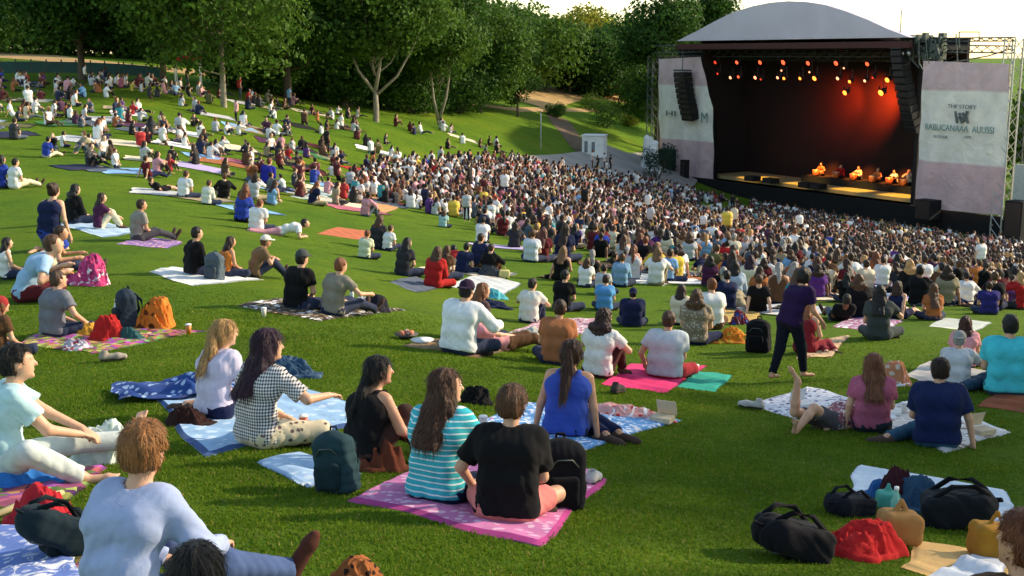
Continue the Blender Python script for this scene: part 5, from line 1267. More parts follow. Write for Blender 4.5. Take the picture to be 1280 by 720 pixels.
hero(332, 196, 233, 25, 'auburn-haired person in a deep blue long top at the left', legs='cross', hair='short', hcol='auburn', scol=(.03, .03, .30), shirt='long', wide=1.3)
hero(58, 170, 199, 25, 'lone dark-haired person in a royal blue top, legs stretched right', legs='out', hair='short', hcol='black', scol='royal blue', bcol='cream', lean=.2)
hero(18, 197, 239, 35, 'dark-haired person in white at the left picture edge', legs='out', hair='short', hcol='black', scol='white', bcol='cream')
hero(1, 193, 238, 30, 'person in a blue top half cut off by the left picture edge', legs='cross', hair='mid', hcol='black', scol='royal blue')
hero(907, 300, 335, 20, 'person in a wide-spread bright red top in the crowd', legs='cross', hair='short', hcol='black', scol=(.50, .02, .02), wide=1.5, arms='reach')
hero(553, 272, 285, 20, 'person in pale aqua at the near edge of the packed crowd', legs='cross', hair='mid', hcol='brown', scol=(.40, .60, .60), smin=.7, wide=1.2)

# ---- everybody else: prototypes, then copies with their own clothes
PR = [dict(legs='cross', arms='lap', lean=.12, hair='short'), dict(legs='cross', arms='lap', lean=.2, hair='long', fem=1), dict(legs='kneesup', arms='hug', lean=.15, hair='short'), dict(legs='kneesup', arms='knees', lean=.05, hair='mid', fem=.6),
      dict(legs='out', arms='back', lean=-.3, hair='short', shirt='tee'), dict(legs='out', arms='lap', lean=.1, hair='pony', shirt='tank', fem=1), dict(legs='side', side=1, arms=('lap', 'down'), hair='curly'), dict(legs='side', side=-1, arms=('down', 'lap'), hair='long', shirt='tank', fem=1),
      dict(legs='cross', arms='face', lean=.1, hair='mid', shirt='long'), dict(legs='out', arms='elbow', lean=-1.05, hair='short', bottom='short'), dict(legs='kneel', arms='lap', hair='short', lean=.05), dict(legs='cross', arms='play', lean=.1, hair='bun', fem=.7),
      dict(legs='oneup', arms='knees', hair='short', shirt='long', lean=.1), dict(legs='stand', arms='hang', hair='short', lean=.02), dict(legs='prone', arms='elbow', lean=1.3, hair='pony', pitch=.3)]
POSE = ['cross-legged', 'cross-legged', 'hugging knees', 'knees up', 'leaning back on hands', 'legs out', 'legs folded right', 'legs folded left', 'cross-legged, hand at face', 'reclining', 'kneeling', 'cross-legged, arms half raised', 'one knee up', 'standing', 'lying face down']
HNAME = ['short', 'long', 'short', 'chin-length', 'short', 'ponytailed', 'curly', 'long', 'chin-length', 'short', 'short', 'bunned', 'short', 'short', 'ponytailed']
PROT = {}
def proto(i):
    if i not in PROT:
        o, J = make_person(dict(PR[i], seed=i + 50), .021, False); PROT[i] = (o, list(o.children), [True])
    return PROT[i]
def clone(i, skin, hc, s_, b_):
    src, ch, first = proto(i)
    if first[0]: first[0] = False; r = src; cc = ch
    else:
        r = src.copy(); COL.objects.link(r); cc = []
        for c in ch:
            d = c.copy(); COL.objects.link(d); d.parent = r; cc.append(d)
    r.color = (*SKINS[skin], 1)
    for d in cc:
        nm = d.name.split('.')[0]; c = {'hair': HAIRC[hc], 'shirt': CN[s_], 'trousers': CN[b_], 'shorts': CN[b_], 'shoe': (.06, .04, .03)}[nm]; d.color = (*c, 1)
    return r
def dense(px, py):
    top = np.interp(px, [440, 470, 520, 560, 640, 700, 760, 800, 870, 960, 1100, 1200, 1290], [236, 216, 206, 203, 202, 214, 222, 228, 244, 262, 286, 302, 312])
    bot = np.interp(px, [440, 520, 600, 640, 700, 760, 800, 850, 900, 1000, 1100, 1200, 1290], [246, 262, 288, 300, 312, 325, 335, 332, 330, 352, 362, 360, 370])
    return px > 440 and py > top and py < bot
# clusters on the left slope: (pixel x, pixel y, half-width in metres, people)
CL = [(5, 104, 2.0, 10), (30, 108, 2.0, 9), (55, 112, 2.2, 10), (80, 122, 1.8, 9), (48, 128, 1.6, 7), (20, 140, 2.2, 9), (8, 150, 1.8, 8), (66, 138, 1.6, 7), (92, 150, 2.0, 9), (30, 158, 2.2, 9), (10, 168, 1.8, 8), (75, 160, 1.4, 4), (125, 150, 1.6, 6), (140, 140, 1.4, 5),
      (172, 140, 1.6, 6), (110, 112, 2.6, 10), (135, 108, 2.6, 10), (165, 108, 2.6, 10), (195, 112, 2.6, 10), (225, 116, 2.6, 9), (112, 176, 1.4, 6), (122, 190, 1.5, 7), (150, 216, 1.5, 7), (98, 205, 1.1, 4), (160, 165, 1.3, 3), (190, 162, 1.6, 8), (212, 165, 1.6, 8), (232, 158, 1.2, 6),
      (250, 142, 1.2, 5), (238, 178, 1.6, 9), (262, 186, 1.7, 9), (216, 202, 1.4, 7), (228, 244, 1.3, 5), (300, 205, 2.0, 10), (318, 190, 1.6, 8), (283, 200, 1.2, 5), (306, 160, 1.5, 7), (290, 155, 1.2, 5), (335, 166, 1.4, 6), (354, 150, 1.0, 3), (372, 188, 1.6, 9), (365, 204, 1.3, 6),
      (395, 164, 1.3, 5), (415, 158, 1.5, 7), (444, 164, 1.3, 5), (450, 174, 1.3, 5), (404, 185, .8, 3), (388, 194, 1.0, 3), (436, 202, 1.4, 6), (350, 232, 1.8, 9), (372, 244, 1.8, 9), (395, 232, 1.6, 8), (415, 250, 1.5, 6), (440, 262, 1.3, 5), (272, 248, 1.2, 4), (290, 262, 1.0, 3),
      (475, 190, 1.0, 3), (492, 200, 1.2, 4), (460, 214, 2.0, 11), (505, 226, 2.0, 12), (480, 236, 2.0, 12), (520, 246, 2.0, 12), (495, 256, 1.4, 6), (510, 164, .8, 4), (565, 168, 1.0, 4), (612, 188, 1.5, 8), (584, 196, .8, 2), (545, 214, 1.0, 5), (250, 122, 2.4, 8), (280, 126, 2.4, 8), (310, 130, 2.4, 8), (345, 134, 2.4, 8), (378, 138, 2.4, 8), (405, 142, 2.2, 7), (700, 170, .7, 0),
      (605, 342, .8, 3), (640, 310, .9, 3), (722, 352, .6, 2), (800, 335, 1.2, 5), (835, 350, 1.2, 5), (860, 340, 1.2, 6), (890, 352, 1.2, 5), (960, 362, 1.3, 6), (1000, 372, 1.0, 4), (1035, 365, 1.2, 5), (1080, 372, 1.0, 4), (1130, 372, 1.4, 6), (1185, 380, 1.2, 5), (1215, 378, 1.2, 4), (1262, 382, 1.2, 5), (1275, 400, .8, 2), (950, 385, .9, 3), (905, 395, .8, 2), (900, 415, .5, 1), (1025, 400, .8, 2), (1268, 360, 1.4, 5), (1150, 350, 1.5, 7), (1050, 352, 1.5, 7), (400, 280, .6, 1), (440, 236, 1.2, 4)]
STAND = [(747, 214), (755, 213), (763, 214), (740, 213), (758, 220), (300, 125), (362, 136), (235, 112)]
spots = []
rc = np.random.default_rng(11)
HP = [tuple(o.matrix_world.translation)[:2] for o in list(COL.objects) if o.name.split('.')[0] == 'person']
taken = list(HP)
def free(x, y, d):
    for q in taken:
        if abs(q[0] - x) < d and (q[0] - x) ** 2 + (q[1] - y) ** 2 < d * d: return False
    return True
for (px, py, r_, n_) in CL:
    c = at(px, py); k = 0; tries = 0
    if px < 470: n_ = int(round(n_ * (.5 if py > 118 else .72)))
    while k < n_ and tries < n_ * 14:
        tries += 1; a = rc.normal(size=2) * r_ * .75; x, y = c[0] + a[0], c[1] + a[1] * 1.2
        if free(x, y, .52): taken.append((x, y)); spots.append((x, y, 0)); k += 1
for px, py in STAND: c = at(px, py); spots.append((c[0], c[1], 2)); taken.append((c[0], c[1]))
grid = {}
for yy in np.concatenate([np.arange(26, 50, .82), np.arange(50, 118, .72)]):
    for xx in np.arange(-20, 62, .76 if yy < 50 else .66):
        x, y = xx + rc.uniform(-.24, .24), yy + rc.uniform(-.24, .24); z = float(ground(x, y)); px, py, t = proj((x, y, z))
        if px < 430 or px > 1310 or not dense(px, py - .2 * F / t * 0): continue
        if 868 < px < 938 and 252 < py < 272 and rc.random() < .92: continue
        edge = np.interp(px, [440, 520, 600, 640, 700, 760, 800, 850, 900, 1000, 1100, 1200, 1290], [246, 262, 288, 300, 312, 325, 335, 332, 330, 352, 362, 360, 370])
        den = 1.0 if py < edge - 30 else .45 + .55 * (edge - py) / 30
        if rc.random() > den or (t < 45 and not free(x, y, .6)): continue
        spots.append((x, y, 1))
spots.sort(key=lambda s: proj((s[0], s[1], float(ground(s[0], s[1])) + .4))[2])
def sframe(s):
    px, py, t = proj((s[0], s[1], float(ground(s[0], s[1])) + .5)); return -10 < px < 1290
spots = [s for s in spots if sframe(s)]
NHERO = len(HP); NIND = 288 - NHERO
STC = stage_world(v3(W_ / 2, 0, 0))
PAL = ['white'] * 8 + ['pale grey'] * 3 + ['black'] * 11 + ['navy'] * 6 + ['charcoal'] * 4 + ['maroon'] * 6 + ['red'] * 3 + ['cream'] * 2 + ['royal blue', 'sky blue', 'teal', 'olive', 'khaki', 'khaki', 'orange', 'rust', 'rust', 'rose', 'pink', 'purple', 'brown', 'brown', 'brown', 'plum', 'plum', 'slate', 'slate', 'yellow']
HL = ['black'] * 4 + ['dark brown'] * 5 + ['brown'] * 3 + ['auburn', 'blond', 'light brown', 'grey']
PAL2 = PAL + ['white'] * 24 + ['pale grey'] * 5 + ['maroon'] * 4 + ['pink'] * 4; HL2 = ['black'] * 8 + ['dark brown'] * 8 + ['brown'] * 3 + ['auburn', 'red brown', 'blond']
print('SPOTS', len(spots), 'heroes', NHERO)
used = set(); PERSONS = []
def zone(px, py):
    if px < 470:
        return 'high on the left slope' if py < 150 else 'on the left lawn' if py > 220 else 'midway up the left slope'
    if py < 200: return 'on the far green hill'
    if px < 800: return 'at the packed crowd edge'
    if px < 1060: return 'before the crowd, centre right'
    return 'before the crowd, far right'
for k, (x, y, kd) in enumerate(spots[:NIND]):
    z = float(ground(x, y)); px, py, t = proj((x, y, z))
    for tr in range(400):
        pi = 13 if kd == 2 else int(rc.choice([0, 0, 1, 1, 2, 3, 4, 5, 6, 7, 8, 9 if kd == 0 else 0, 6, 11, 12, 12, 14 if kd == 0 else 1]))
        cs_, hc, bt = PAL[rc.integers(len(PAL))] if tr < 150 else list(CN)[rc.integers(len(CN))], HL[rc.integers(len(HL))], ['navy', 'black', 'slate', 'khaki', 'charcoal', 'navy', 'brown'][rc.integers(7)]
        key = (HNAME[pi], hc, cs_, POSE[pi])
        if key not in used: break
    used.add(key)
    o = clone(pi, int(rc.choice([0, 0, 0, 1, 2, 2, 3, 4])), hc, cs_, bt)
    hd = math.degrees(math.atan2(STC[0] - x, STC[1] - y)) + rc.normal() * 22
    place_obj(o, 0, 0, hd, rc.uniform(.86, 1.06), .6, .015, pos=np.array([x, y, z]))
    kind = {'tank': 'vest', 'long': 'sweater'}.get(PR[pi].get('shirt'), 'tee')
    tag(o, '%s %s, %s %s hair, %s, %s' % (cs_, kind, HNAME[pi], hc, POSE[pi].split(',')[0], zone(px, py)), 'person', 'people sitting %s' % zone(px, py))
# the mass of the crowd: one object
M_CR, n, l, b = newmat('crowd_cloth'); va = N(n, 'ShaderNodeVertexColor'); va.layer_name = 'Col'; l.new(va.outputs[0], b.inputs['Base Color']); b.inputs['Roughness'].default_value = .85
LOD = {}
def lod(i, v):
    if (i, v) not in LOD:
        p = dict(PR[i]); p['legs'] = p.get('legs', 'cross')
        J = skeleton(**{k: q for k, q in p.items() if k in ('legs', 'arms', 'lean', 'yaw', 'pitch', 'twist', 'wide', 'side', 'roll')})
        f = Fld(v); body(f, J, p, False, (1, 0, 2)); shirt(f, J, p, 1); f.ops = [o for o in f.ops if o[0] != 's']; hairf(f, J, p, 3)
        # the face: skin in front of the head
        H = J['H']; V, Q, L = f.mesh(labels=True); lz = (V - H) @ J['HB'].T
        face = (lz[:, 1] > .035) & (lz[:, 2] < .07) & (np.linalg.norm(lz, axis=1) < .16); L = L.copy(); L[face] = 0; L[L == 4] = 0
        LOD[(i, v)] = (V, Q, L)
    return LOD[(i, v)]
VV, QQ, CC = [], [], []; off = 0
for (x, y, kd) in spots[NIND:]:
    z = float(ground(x, y)); t = proj((x, y, z))[2]; v = .042 if t < 55 else .052
    i = 13 if kd == 2 or rc.random() < .004 else int(rc.choice([0, 1, 2, 3, 4, 5, 6, 8, 10, 11, 12]))
    V, Q, L = lod(i, v); a = -(math.atan2(STC[0] - x, STC[1] - y) + rc.normal() * (.4 if rc.random() < .6 else 1.4)); s_ = rc.uniform(.72, 1.04); c, s = math.cos(a) * s_, math.sin(a) * s_
    VV.append(np.stack([V[:, 0] * c - V[:, 1] * s + x, V[:, 0] * s + V[:, 1] * c + y, V[:, 2] * s_ + z - .02], 1)); QQ.append(Q + off); off += len(V)
    tab = np.array([SKINS[int(rc.choice([0, 0, 2, 1, 2, 2, 3, 4]))], CN[PAL2[rc.integers(len(PAL2))]], CN[['navy', 'black', 'slate', 'black', 'navy', 'brown'][rc.integers(6)]], HAIRC[HL2[rc.integers(len(HL2))]]])
    CC.append(tab[L])
if VV:
    o = link('crowd', mesh_np('crowd', np.concatenate(VV), np.concatenate(QQ), True, np.concatenate(CC)), M_CR)
    tag(o, 'packed seated crowd filling the slope down to the stage and up to the trees', kind='stuff'); print('CROWD verts', off)
# blankets under the loose groups
BC = ['white', 'pale grey', 'cream', 'pale grey', 'white', 'khaki', 'cream', 'brown', 'olive', 'navy', 'white', 'slate', 'sky blue']
nb_ = 0; usedb = set()
for q, (px, py, r_, n_) in enumerate(CL):
    if n_ < 3 or py < 128 or (py < 200 and q % 2): continue
    c = at(px, py); t = proj(c)[2]
    for k in range(2 if n_ > 5 else 1):
        cx, cy = c[0] + rc.normal() * r_ * .5, c[1] + rc.normal() * r_ * .4; a = rc.uniform(-.6, .6) + .3; w2, h2 = rc.uniform(.8, 1.25), rc.uniform(.6, .95)
        cs = []
        for sx, sy in ((-1, -1), (1, -1), (1, 1), (-1, 1)):
            x = cx + sx * w2 * math.cos(a) - sy * h2 * math.sin(a); y = cy + sx * w2 * math.sin(a) + sy * h2 * math.cos(a); cs.append(proj((x, y, float(ground(x, y))))[:2])
        zz = zone(px, py); sz = ['narrow', 'small', 'wide'][min(2, int((w2 - .8) / .15))]; col = BC[rc.integers(len(BC))]; tries = 0
        while (col, zz, sz) in usedb and tries < 90: tries += 1; col = (BC + ['charcoal', 'lilac', 'rose', 'maroon', 'green', 'rust', 'plum', 'black'])[rc.integers(len(BC) + 8)] if tries < 30 else list(CN)[rc.integers(len(CN))]
        usedb.add((col, zz, sz))
        blanket(cs, col, '%s %s blanket under a group %s' % (sz, col, zz), n=8, off=.045, group='small blankets %s' % zz); nb_ += 1
# musicians on the stage
for i, (px, s_) in enumerate([(1027, 1), (1052, 1), (1074, 1), (1098, 1), (1119, 1), (1137, 1.1)]):
    p = sp(px, 222, 4.2); p[2] = DK + .6; wp = stage_world(p)
    o = clone([11, 8, 12, 11, 2, 8][i], 0, ['black', 'brown', 'dark brown', 'blond', 'black', 'grey'][i], ['orange', 'red', 'cream', 'orange', 'white', 'cream'][i], 'black')
    place_obj(o, 0, 0, math.degrees(math.atan2(-EY[0], -EY[1])) , 1.35 * s_, 0, 0, pos=wp)
    tag(o, ['leftmost seated musician on the stage, beside the guitar neck', 'second seated musician from the left on the stage', 'third seated musician from the left on the stage', 'fourth seated musician from the left, pale hair', 'small seated musician second from the right', 'rightmost seated musician by the banner, light hair'][i], 'person', 'musicians seated on the stage')
    dr = empty('drum', tuple(stage_world(p + v3(.1, -.85, 0))), SROT); tag(dr, 'small drum before the %s musician' % ['leftmost', 'second', 'third', 'fourth', 'fifth', 'rightmost'][i], 'drum', 'drums before the musicians')
    MB().tube([(0, 0, .05), (0, 0, .15), (0, 0, .55)], [.22, .3, .32], 14).build('shell', solid('drum_wood', (.45, .12, .03), .4), dr, True); MB().tube([(0, 0, .55), (0, 0, .57)], .31, 14).build('skin', solid('drum_skin', (.7, .6, .45), .5), dr)
# ================================================================ blankets, bags and things on the grass
blanket([(440, 626), (614, 524), (758, 598), (672, 686)], (.62, .20, .42), 'pink paisley blanket under the turquoise and black tees', ('print', (.80, .50, .66), 14), border=(.42, .05, .22), n=40)
blanket([(196, 499), (300, 466), (492, 520), (250, 572)], (.30, .48, .70), 'light blue blanket under the checked shirt', ('print', (.52, .66, .82), 9), border=(.05, .10, .26), n=36)
blanket([(136, 488), (300, 478), (296, 500), (150, 506)], (.02, .06, .24), 'crumpled dark blue and white blanket behind the light blue one', ('print', (.35, .48, .70), 12), amp=.05, off=.07)
blanket([(320, 578), (372, 566), (452, 592), (386, 610)], (.38, .55, .76), 'corner of a pale blue towel left of the teal backpack', ('print', (.60, .72, .84), 10))
blanket([(560, 545), (652, 503), (852, 525), (705, 571)], (.10, .30, .62), 'blue and white patterned blanket under the royal blue top', ('print2', (.75, .80, .88), 16), n=40)
blanket([(752, 481), (788, 456), (882, 458), (832, 491)], (.72, .03, .16), 'hot pink blanket under the pale grey tee', n=30)
blanket([(846, 484), (872, 465), (916, 470), (894, 490)], (.02, .34, .24), 'sea green cloth lying right of the hot pink blanket')
blanket([(932, 506), (1010, 484), (1080, 502), (1046, 536)], (.55, .58, .66), 'white blanket with a black and blue print under the lying person', ('print2', (.04, .05, .16), 12))
blanket([(1062, 512), (1150, 500), (1262, 540), (1180, 566)], (.72, .68, .62), 'cream patterned blanket under the navy tee', ('print2', (.30, .22, .18), 9))
blanket([(1062, 616), (1069, 582), (1262, 616), (1266, 662)], (.66, .74, .82), 'pale white-blue sheet with bags lying on it', ('print', (.74, .80, .86), 3), n=36)
blanket([(1128, 712), (1148, 678), (1262, 700), (1300, 760)], (.66, .42, .16), 'mustard yellow cloth at the bottom right')
blanket([(1160, 728), (1214, 702), (1258, 710), (1250, 745)], (.68, .70, .74), 'crumpled white paper sheet on the mustard cloth', amp=.03, off=.06, n=16)
blanket([(24, 430), (60, 408), (256, 414), (120, 442)], (.42, .18, .08), 'multicoloured blanket under the orange and red bags', ('multi', (.5, .5, .5), 14))
blanket([(-60, 640), (0, 596), (136, 584), (90, 624)], (.30, .13, .07), 'brown and grey mat under the pale aqua tee', ('multi', (.5, .5, .5), 9))
blanket([(-60, 740), (-20, 655), (95, 668), (120, 760)], (.12, .20, .52), 'blue patterned blanket at the bottom left', ('print2', (.45, .50, .70), 12))
blanket([(60, 790), (96, 690), (170, 690), (230, 790)], (.30, .05, .05), 'red and navy print blanket beside the periwinkle sweater', ('multi', (.5, .5, .5), 16))
blanket([(186, 340), (212, 334), (330, 350), (240, 358)], (.72, .74, .72), 'white blanket under the black jacket')
blanket([(72, 280), (110, 272), (178, 290), (130, 297)], (.45, .60, .74), 'pale blue blanket under the group by the blue shorts')
blanket([(146, 305), (180, 296), (230, 303), (210, 311)], (.30, .18, .42), 'lilac print blanket under the stone grey tee', ('print', (.70, .40, .45), 10))
blanket([(292, 382), (340, 374), (512, 388), (400, 402)], (.05, .035, .02), 'dark brown rug under the black and khaki tees', ('print2', (.35, .25, .15), 8))
blanket([(500, 432), (560, 424), (680, 424), (600, 448)], (.20, .13, .07), 'brown rug under the loose white shirt', ('print', (.3, .2, .1), 10))
blanket([(556, 356), (596, 343), (652, 354), (622, 374)], (.60, .62, .62), 'white sheet behind the plum cap and the brown-haired person')
blanket([(486, 352), (520, 345), (552, 360), (520, 366)], (.10, .12, .16), 'dark slate blanket under the long red dress', n=16)
blanket([(640, 414), (680, 398), (760, 398), (750, 418)], (.55, .30, .36), 'pink patterned blanket under the azure tee', ('print2', (.12, .03, .06), 12))
blanket([(880, 400), (905, 388), (955, 390), (940, 405)], (.55, .36, .10), 'ochre blanket behind the orange basket')
blanket([(995, 448), (1010, 428), (1062, 420), (1040, 446)], (.60, .42, .24), 'sandy print blanket under the dark red dress', ('print', (.25, .08, .06), 12))
blanket([(1040, 408), (1070, 396), (1130, 402), (1100, 416)], (.35, .12, .25), 'plum and white blanket beside the long black hair', ('print2', (.7, .7, .7), 9))
blanket([(1130, 470), (1160, 452), (1250, 468), (1200, 490)], (.55, .50, .45), 'beige blanket under the washed-out grey cap')
blanket([(1220, 508), (1250, 488), (1330, 500), (1300, 520)], (.24, .07, .03), 'rust brown blanket under the turquoise tee')
blanket([(1160, 408), (1180, 398), (1240, 404), (1220, 414)], (.55, .58, .52), 'thin pale blanket before the indigo top')
blanket([(396, 292), (420, 284), (468, 290), (450, 300)], (.50, .14, .06), 'orange-red cloth lying alone on the mid left lawn')
blanket([(440, 252), (470, 244), (506, 256), (480, 268)], (.62, .30, .12), 'orange blanket at the left edge of the packed crowd')
blanket([(362, 246), (380, 236), (420, 240), (400, 252)], (.40, .52, .48), 'grey-green blanket on the left lawn')
blanket([(780, 352), (800, 342), (850, 346), (830, 358)], (.62, .66, .60), 'pale sheet before the packed crowd at the centre')
# bags
backpack(424, 614, .86, (.020, .050, .060), 'dark teal backpack beside the black tank top', 25, tilt=-9)
backpack(698, 634, .98, (.010, .010, .013), 'black upright backpack right of the black tee', -12)
backpack(160, 410, 1.1, (.025, .04, .06), 'dark blue backpack standing behind the orange bag', 60)
backpack(268, 350, 1.0, (.09, .12, .15), 'slate grey backpack on the white blanket', 20)
backpack(1026, 696, .95, (.009, .009, .012), 'black backpack lying left of the red jacket', 70, lie=75)
backpack(1150, 652, 1.05, (.012, .014, .018), 'black backpack lying on the pale sheet', -75, lie=80)
backpack(1082, 641, .72, (.012, .013, .02), 'small black bag at the corner of the pale sheet', 60, lie=85)
backpack(948, 440, 1.1, (.008, .008, .010), 'black bag standing behind the barefoot woman', 30)
backpack(112, 692, .82, (.010, .022, .030), 'black and navy backpack beside the periwinkle sweater', 50, lie=60)
lump(1076, 690, .56, .42, .24, (.52, .02, .02), 'bright red jacket heaped beside the black backpack', 'jacket', seed=2, n=9)
lump(1122, 682, .26, .26, .24, (.38, .19, .06), 'tan handbag behind the red jacket', 'handbag', 'bag', seed=4, amp=.004)
lump(1240, 702, .28, .26, .26, (.36, .17, .02), 'ochre bag on the mustard cloth', 'handbag', 'bag', seed=6, amp=.004)
lump(1124, 628, .36, .3, .30, (.05, .012, .018), 'dark maroon cap-like bundle on the pale sheet', 'bundle', 'bundle', seed=8)
lump(1100, 622, .22, .2, .14, (.03, .12, .34), 'small blue cloth on the pale sheet', 'cloth', 'cloth', seed=9)
lump(1108, 640, .14, .2, .16, (.10, .40, .32), 'mint green bottle bag on the pale sheet', 'pouch', 'pouch', seed=10, amp=.003)
lump(1156, 636, .5, .4, .26, (.035, .08, .14), 'blue jeans bundle left of the lying black backpack', 'jeans_bundle', 'clothes', seed=11)
lump(58, 652, .42, .35, .22, (.42, .02, .03), 'red jacket at the bottom left beside the dark backpack', 'jacket', seed=12)
lump(194, 410, .55, .45, .42, (.62, .19, .03), 'bright orange bag with dark spots', 'bag', 'bag', ('print', (.10, .03, .01), 7), seed=14, n=9)
lump(138, 424, .45, .4, .34, (.40, .02, .02), 'red bag on the multicoloured blanket', 'bag', 'bag', seed=15)
lump(112, 418, .5, .35, .18, (.55, .30, .04), 'yellow cloth beside the slate grey tee', 'cloth', 'cloth', seed=16)
lump(163, 424, .4, .3, .16, (.03, .09, .09), 'dark green cloth before the orange bag', 'cloth', 'cloth', seed=17)
lump(96, 436, .4, .25, .14, (.55, .50, .56), 'white and red bundle at the front of the multicoloured blanket', 'bundle', 'bundle', ('print2', (.4, .03, .05), 12), seed=18)
lump(112, 354, .75, .6, .50, (.55, .06, .20), 'magenta and white patterned bag with a red side', 'bag', 'bag', ('print2', (.25, .02, .08), 9), seed=19)
lump(80, 352, .5, .4, .25, (.50, .25, .08), 'tan cloth between the magenta bag and the people', 'cloth', 'cloth', seed=20)
lump(238, 530, .44, .32, .17, (.030, .012, .010), 'dark brown crumpled bundle on the light blue blanket', 'bundle', 'bundle', seed=21)
lump(364, 470, .55, .42, .22, (.03, .07, .13), 'denim jacket heaped behind the checked shirt', 'jacket', 'jacket', ('print', (.10, .16, .22), 18), seed=22)
lump(476, 586, .42, .30, .24, (.14, .04, .02), 'rust brown bag right of the black tank top', 'bag', 'bag', seed=23)
lump(594, 503, .34, .28, .17, (.008, .008, .008), 'black hat lying between the turquoise and black tees', 'hat', 'hat', seed=24)
lump(772, 520, .95, .35, .13, (.66, .34, .32), 'pink and red bundled cloth on the blue blanket', 'cloth', 'cloth', ('print2', (.45, .04, .05), 12), seed=25)
lump(910, 428, .75, .5, .26, (.60, .20, .02), 'orange and yellow cloth heaped in a dark basket', 'basket_cloth', 'cloth', ('print', (.6, .4, .05), 8), seed=26)
lump(925, 405, .4, .3, .3, (.14, .02, .04), 'maroon and blue bag behind the orange cloth', 'bag', 'bag', ('print2', (.03, .06, .3), 8), seed=27)
lump(1118, 480, .4, .4, .30, (.50, .20, .10), 'coral red and white print bundle behind the rose tee', 'bundle', 'bundle', ('print2', (.6, .5, .4), 10), seed=28)
lump(660, 420, .5, .3, .16, (.55, .55, .50), 'white bundle at the end of the brown rug', 'bundle', 'bundle', seed=29)
lump(470, 388, .5, .35, .26, (.02, .02, .03), 'black bag at the right end of the dark rug', 'bag', 'bag', seed=30)
lump(452, 384, .4, .3, .18, (.5, .5, .52), 'grey-white bundle beside the khaki tee', 'bundle', 'bundle', seed=31)
lump(616, 372, .6, .4, .2, (.10, .42, .50), 'turquoise bag on the white sheet behind the plum cap', 'bag', 'bag', seed=32)
lump(602, 382, 1.2, .4, .2, (.012, .02, .06), 'long navy bundle before the white sheet', 'bundle', 'bundle', seed=33, n=9)
lump(612, 346, .7, .4, .3, (.05, .06, .07), 'charcoal bundle with a straw hat beside it', 'bundle', 'bundle', seed=34)
lump(630, 348, .28, .28, .22, (.60, .55, .22), 'straw yellow hat beside the charcoal bundle', 'hat', 'hat', seed=35, amp=.003)
lump(128, 576, .42, .40, .34, (.66, .72, .66), 'white patterned cloth draped over the knee of the aqua tee', 'cloth', 'cloth', ('print', (.45, .55, .45), 12), seed=36, n=9)
lump(20, 604, .7, .4, .2, (.03, .16, .50), 'bright blue cloth under the aqua tee', 'cloth', 'cloth', seed=37)
lump(1240, 300, .3, .3, .3, (.2, .2, .2), 'x', 'bundle', 'bundle', seed=38) if False else None
# plates, sandals, bottles
def dish(px, py, r_, col, label, food=True):
    p = at(px, py); root = empty('plate', tuple(p + v3(0, 0, .02))); tag(root, label, 'plate')
    mb = MB(); mb.tube([(0, 0, 0), (0, 0, .012), (0, 0, .05)], [r_ * .55, r_ * .6, r_], 20, True); mb.build('rim', solid('dish', col, .5), root, True)
    if food: 
        f = Fld(.012); rr = np.random.default_rng(abs(int(px)))
        for i in range(9): f.ell((rr.uniform(-.5, .5) * r_, rr.uniform(-.5, .5) * r_, .05 + rr.uniform(0, .03)), (.035, .035, .03), .01)
        V, Q = f.mesh(); link('food', mesh_np('food', V, Q), cloth('print2', (.35, .04, .05), 30), root, (.5, .2, .12))
dish(508, 424, .16, (.04, .03, .03), 'dark bowl of fruit on the grass left of the loose white shirt')
dish(528, 431, .15, (.72, .76, .80), 'empty white plate beside the dark fruit bowl', False)
dish(482, 524, .17, (.60, .75, .78), 'pale blue plate on the grass behind the black tank top', False)
def shoe(px, py, heading, col, label, s=1.0):
    f = Fld(.008); f.cone((0, -.09, .035), (0, .06, .03), .035, .036, .02, ((v3(0, 0, .0), v3(0, 0, -1)),)); f.cone((0, .06, .03), (0, .12, .026), .04, .03, .02, ((v3(0, 0, 0), v3(0, 0, -1)),)); f.cone((0, -.08, .04), (0, -.07, .085), .036, .036, .02); f.sub((0, -.075, .06), (0, -.072, .12), .026, .028)
    V, Q = f.mesh(); o = link('shoe', mesh_np('shoe', V, Q), cloth('plain'), None, col)
    g = Fld(.007); g.box((0, .01, .008), (.030, .115, .004), .008, .01); V, Q = g.mesh(); link('sole', mesh_np('sole', V, Q), cloth('plain'), o, (.05, .04, .03)); place_obj(o, px, py, heading, s, 1, -.02); tag(o, label, 'shoe')
lump(446, 727, .26, .20, .12, (.30, .10, .03), 'brown and orange printed cloth bag cut off by the bottom edge', 'bag', 'bag', ('print', (.03, .015, .01), 22), seed=40)
def bottle(px, py, label, col=(.5, .6, .62), s=1.0):
    p = at(px, py); root = empty('bottle', tuple(p + v3(0, 0, .03))); tag(root, label, 'bottle')
    MB().tube([(0, 0, 0), (0, 0, .02), (0, 0, .14), (0, 0, .18), (0, 0, .21)], [.03 * s, .034 * s, .034 * s, .015 * s, .013 * s], 12).build('glass', solid('bottle_' + str(px), col, .15), root, True)
    MB().tube([(0, 0, .21), (0, 0, .235)], .016 * s, 10).build('cap', M_WHITE, root, True)
bottle(146, 398, 'clear bottle left of the dark blue backpack'); bottle(560, 430, 'small clear bottle beside the white plate'); bottle(440, 378, 'clear bottle beside the black bag on the dark rug'); bottle(1118, 655, 'mint bottle between the bags on the pale sheet', (.2, .5, .42))
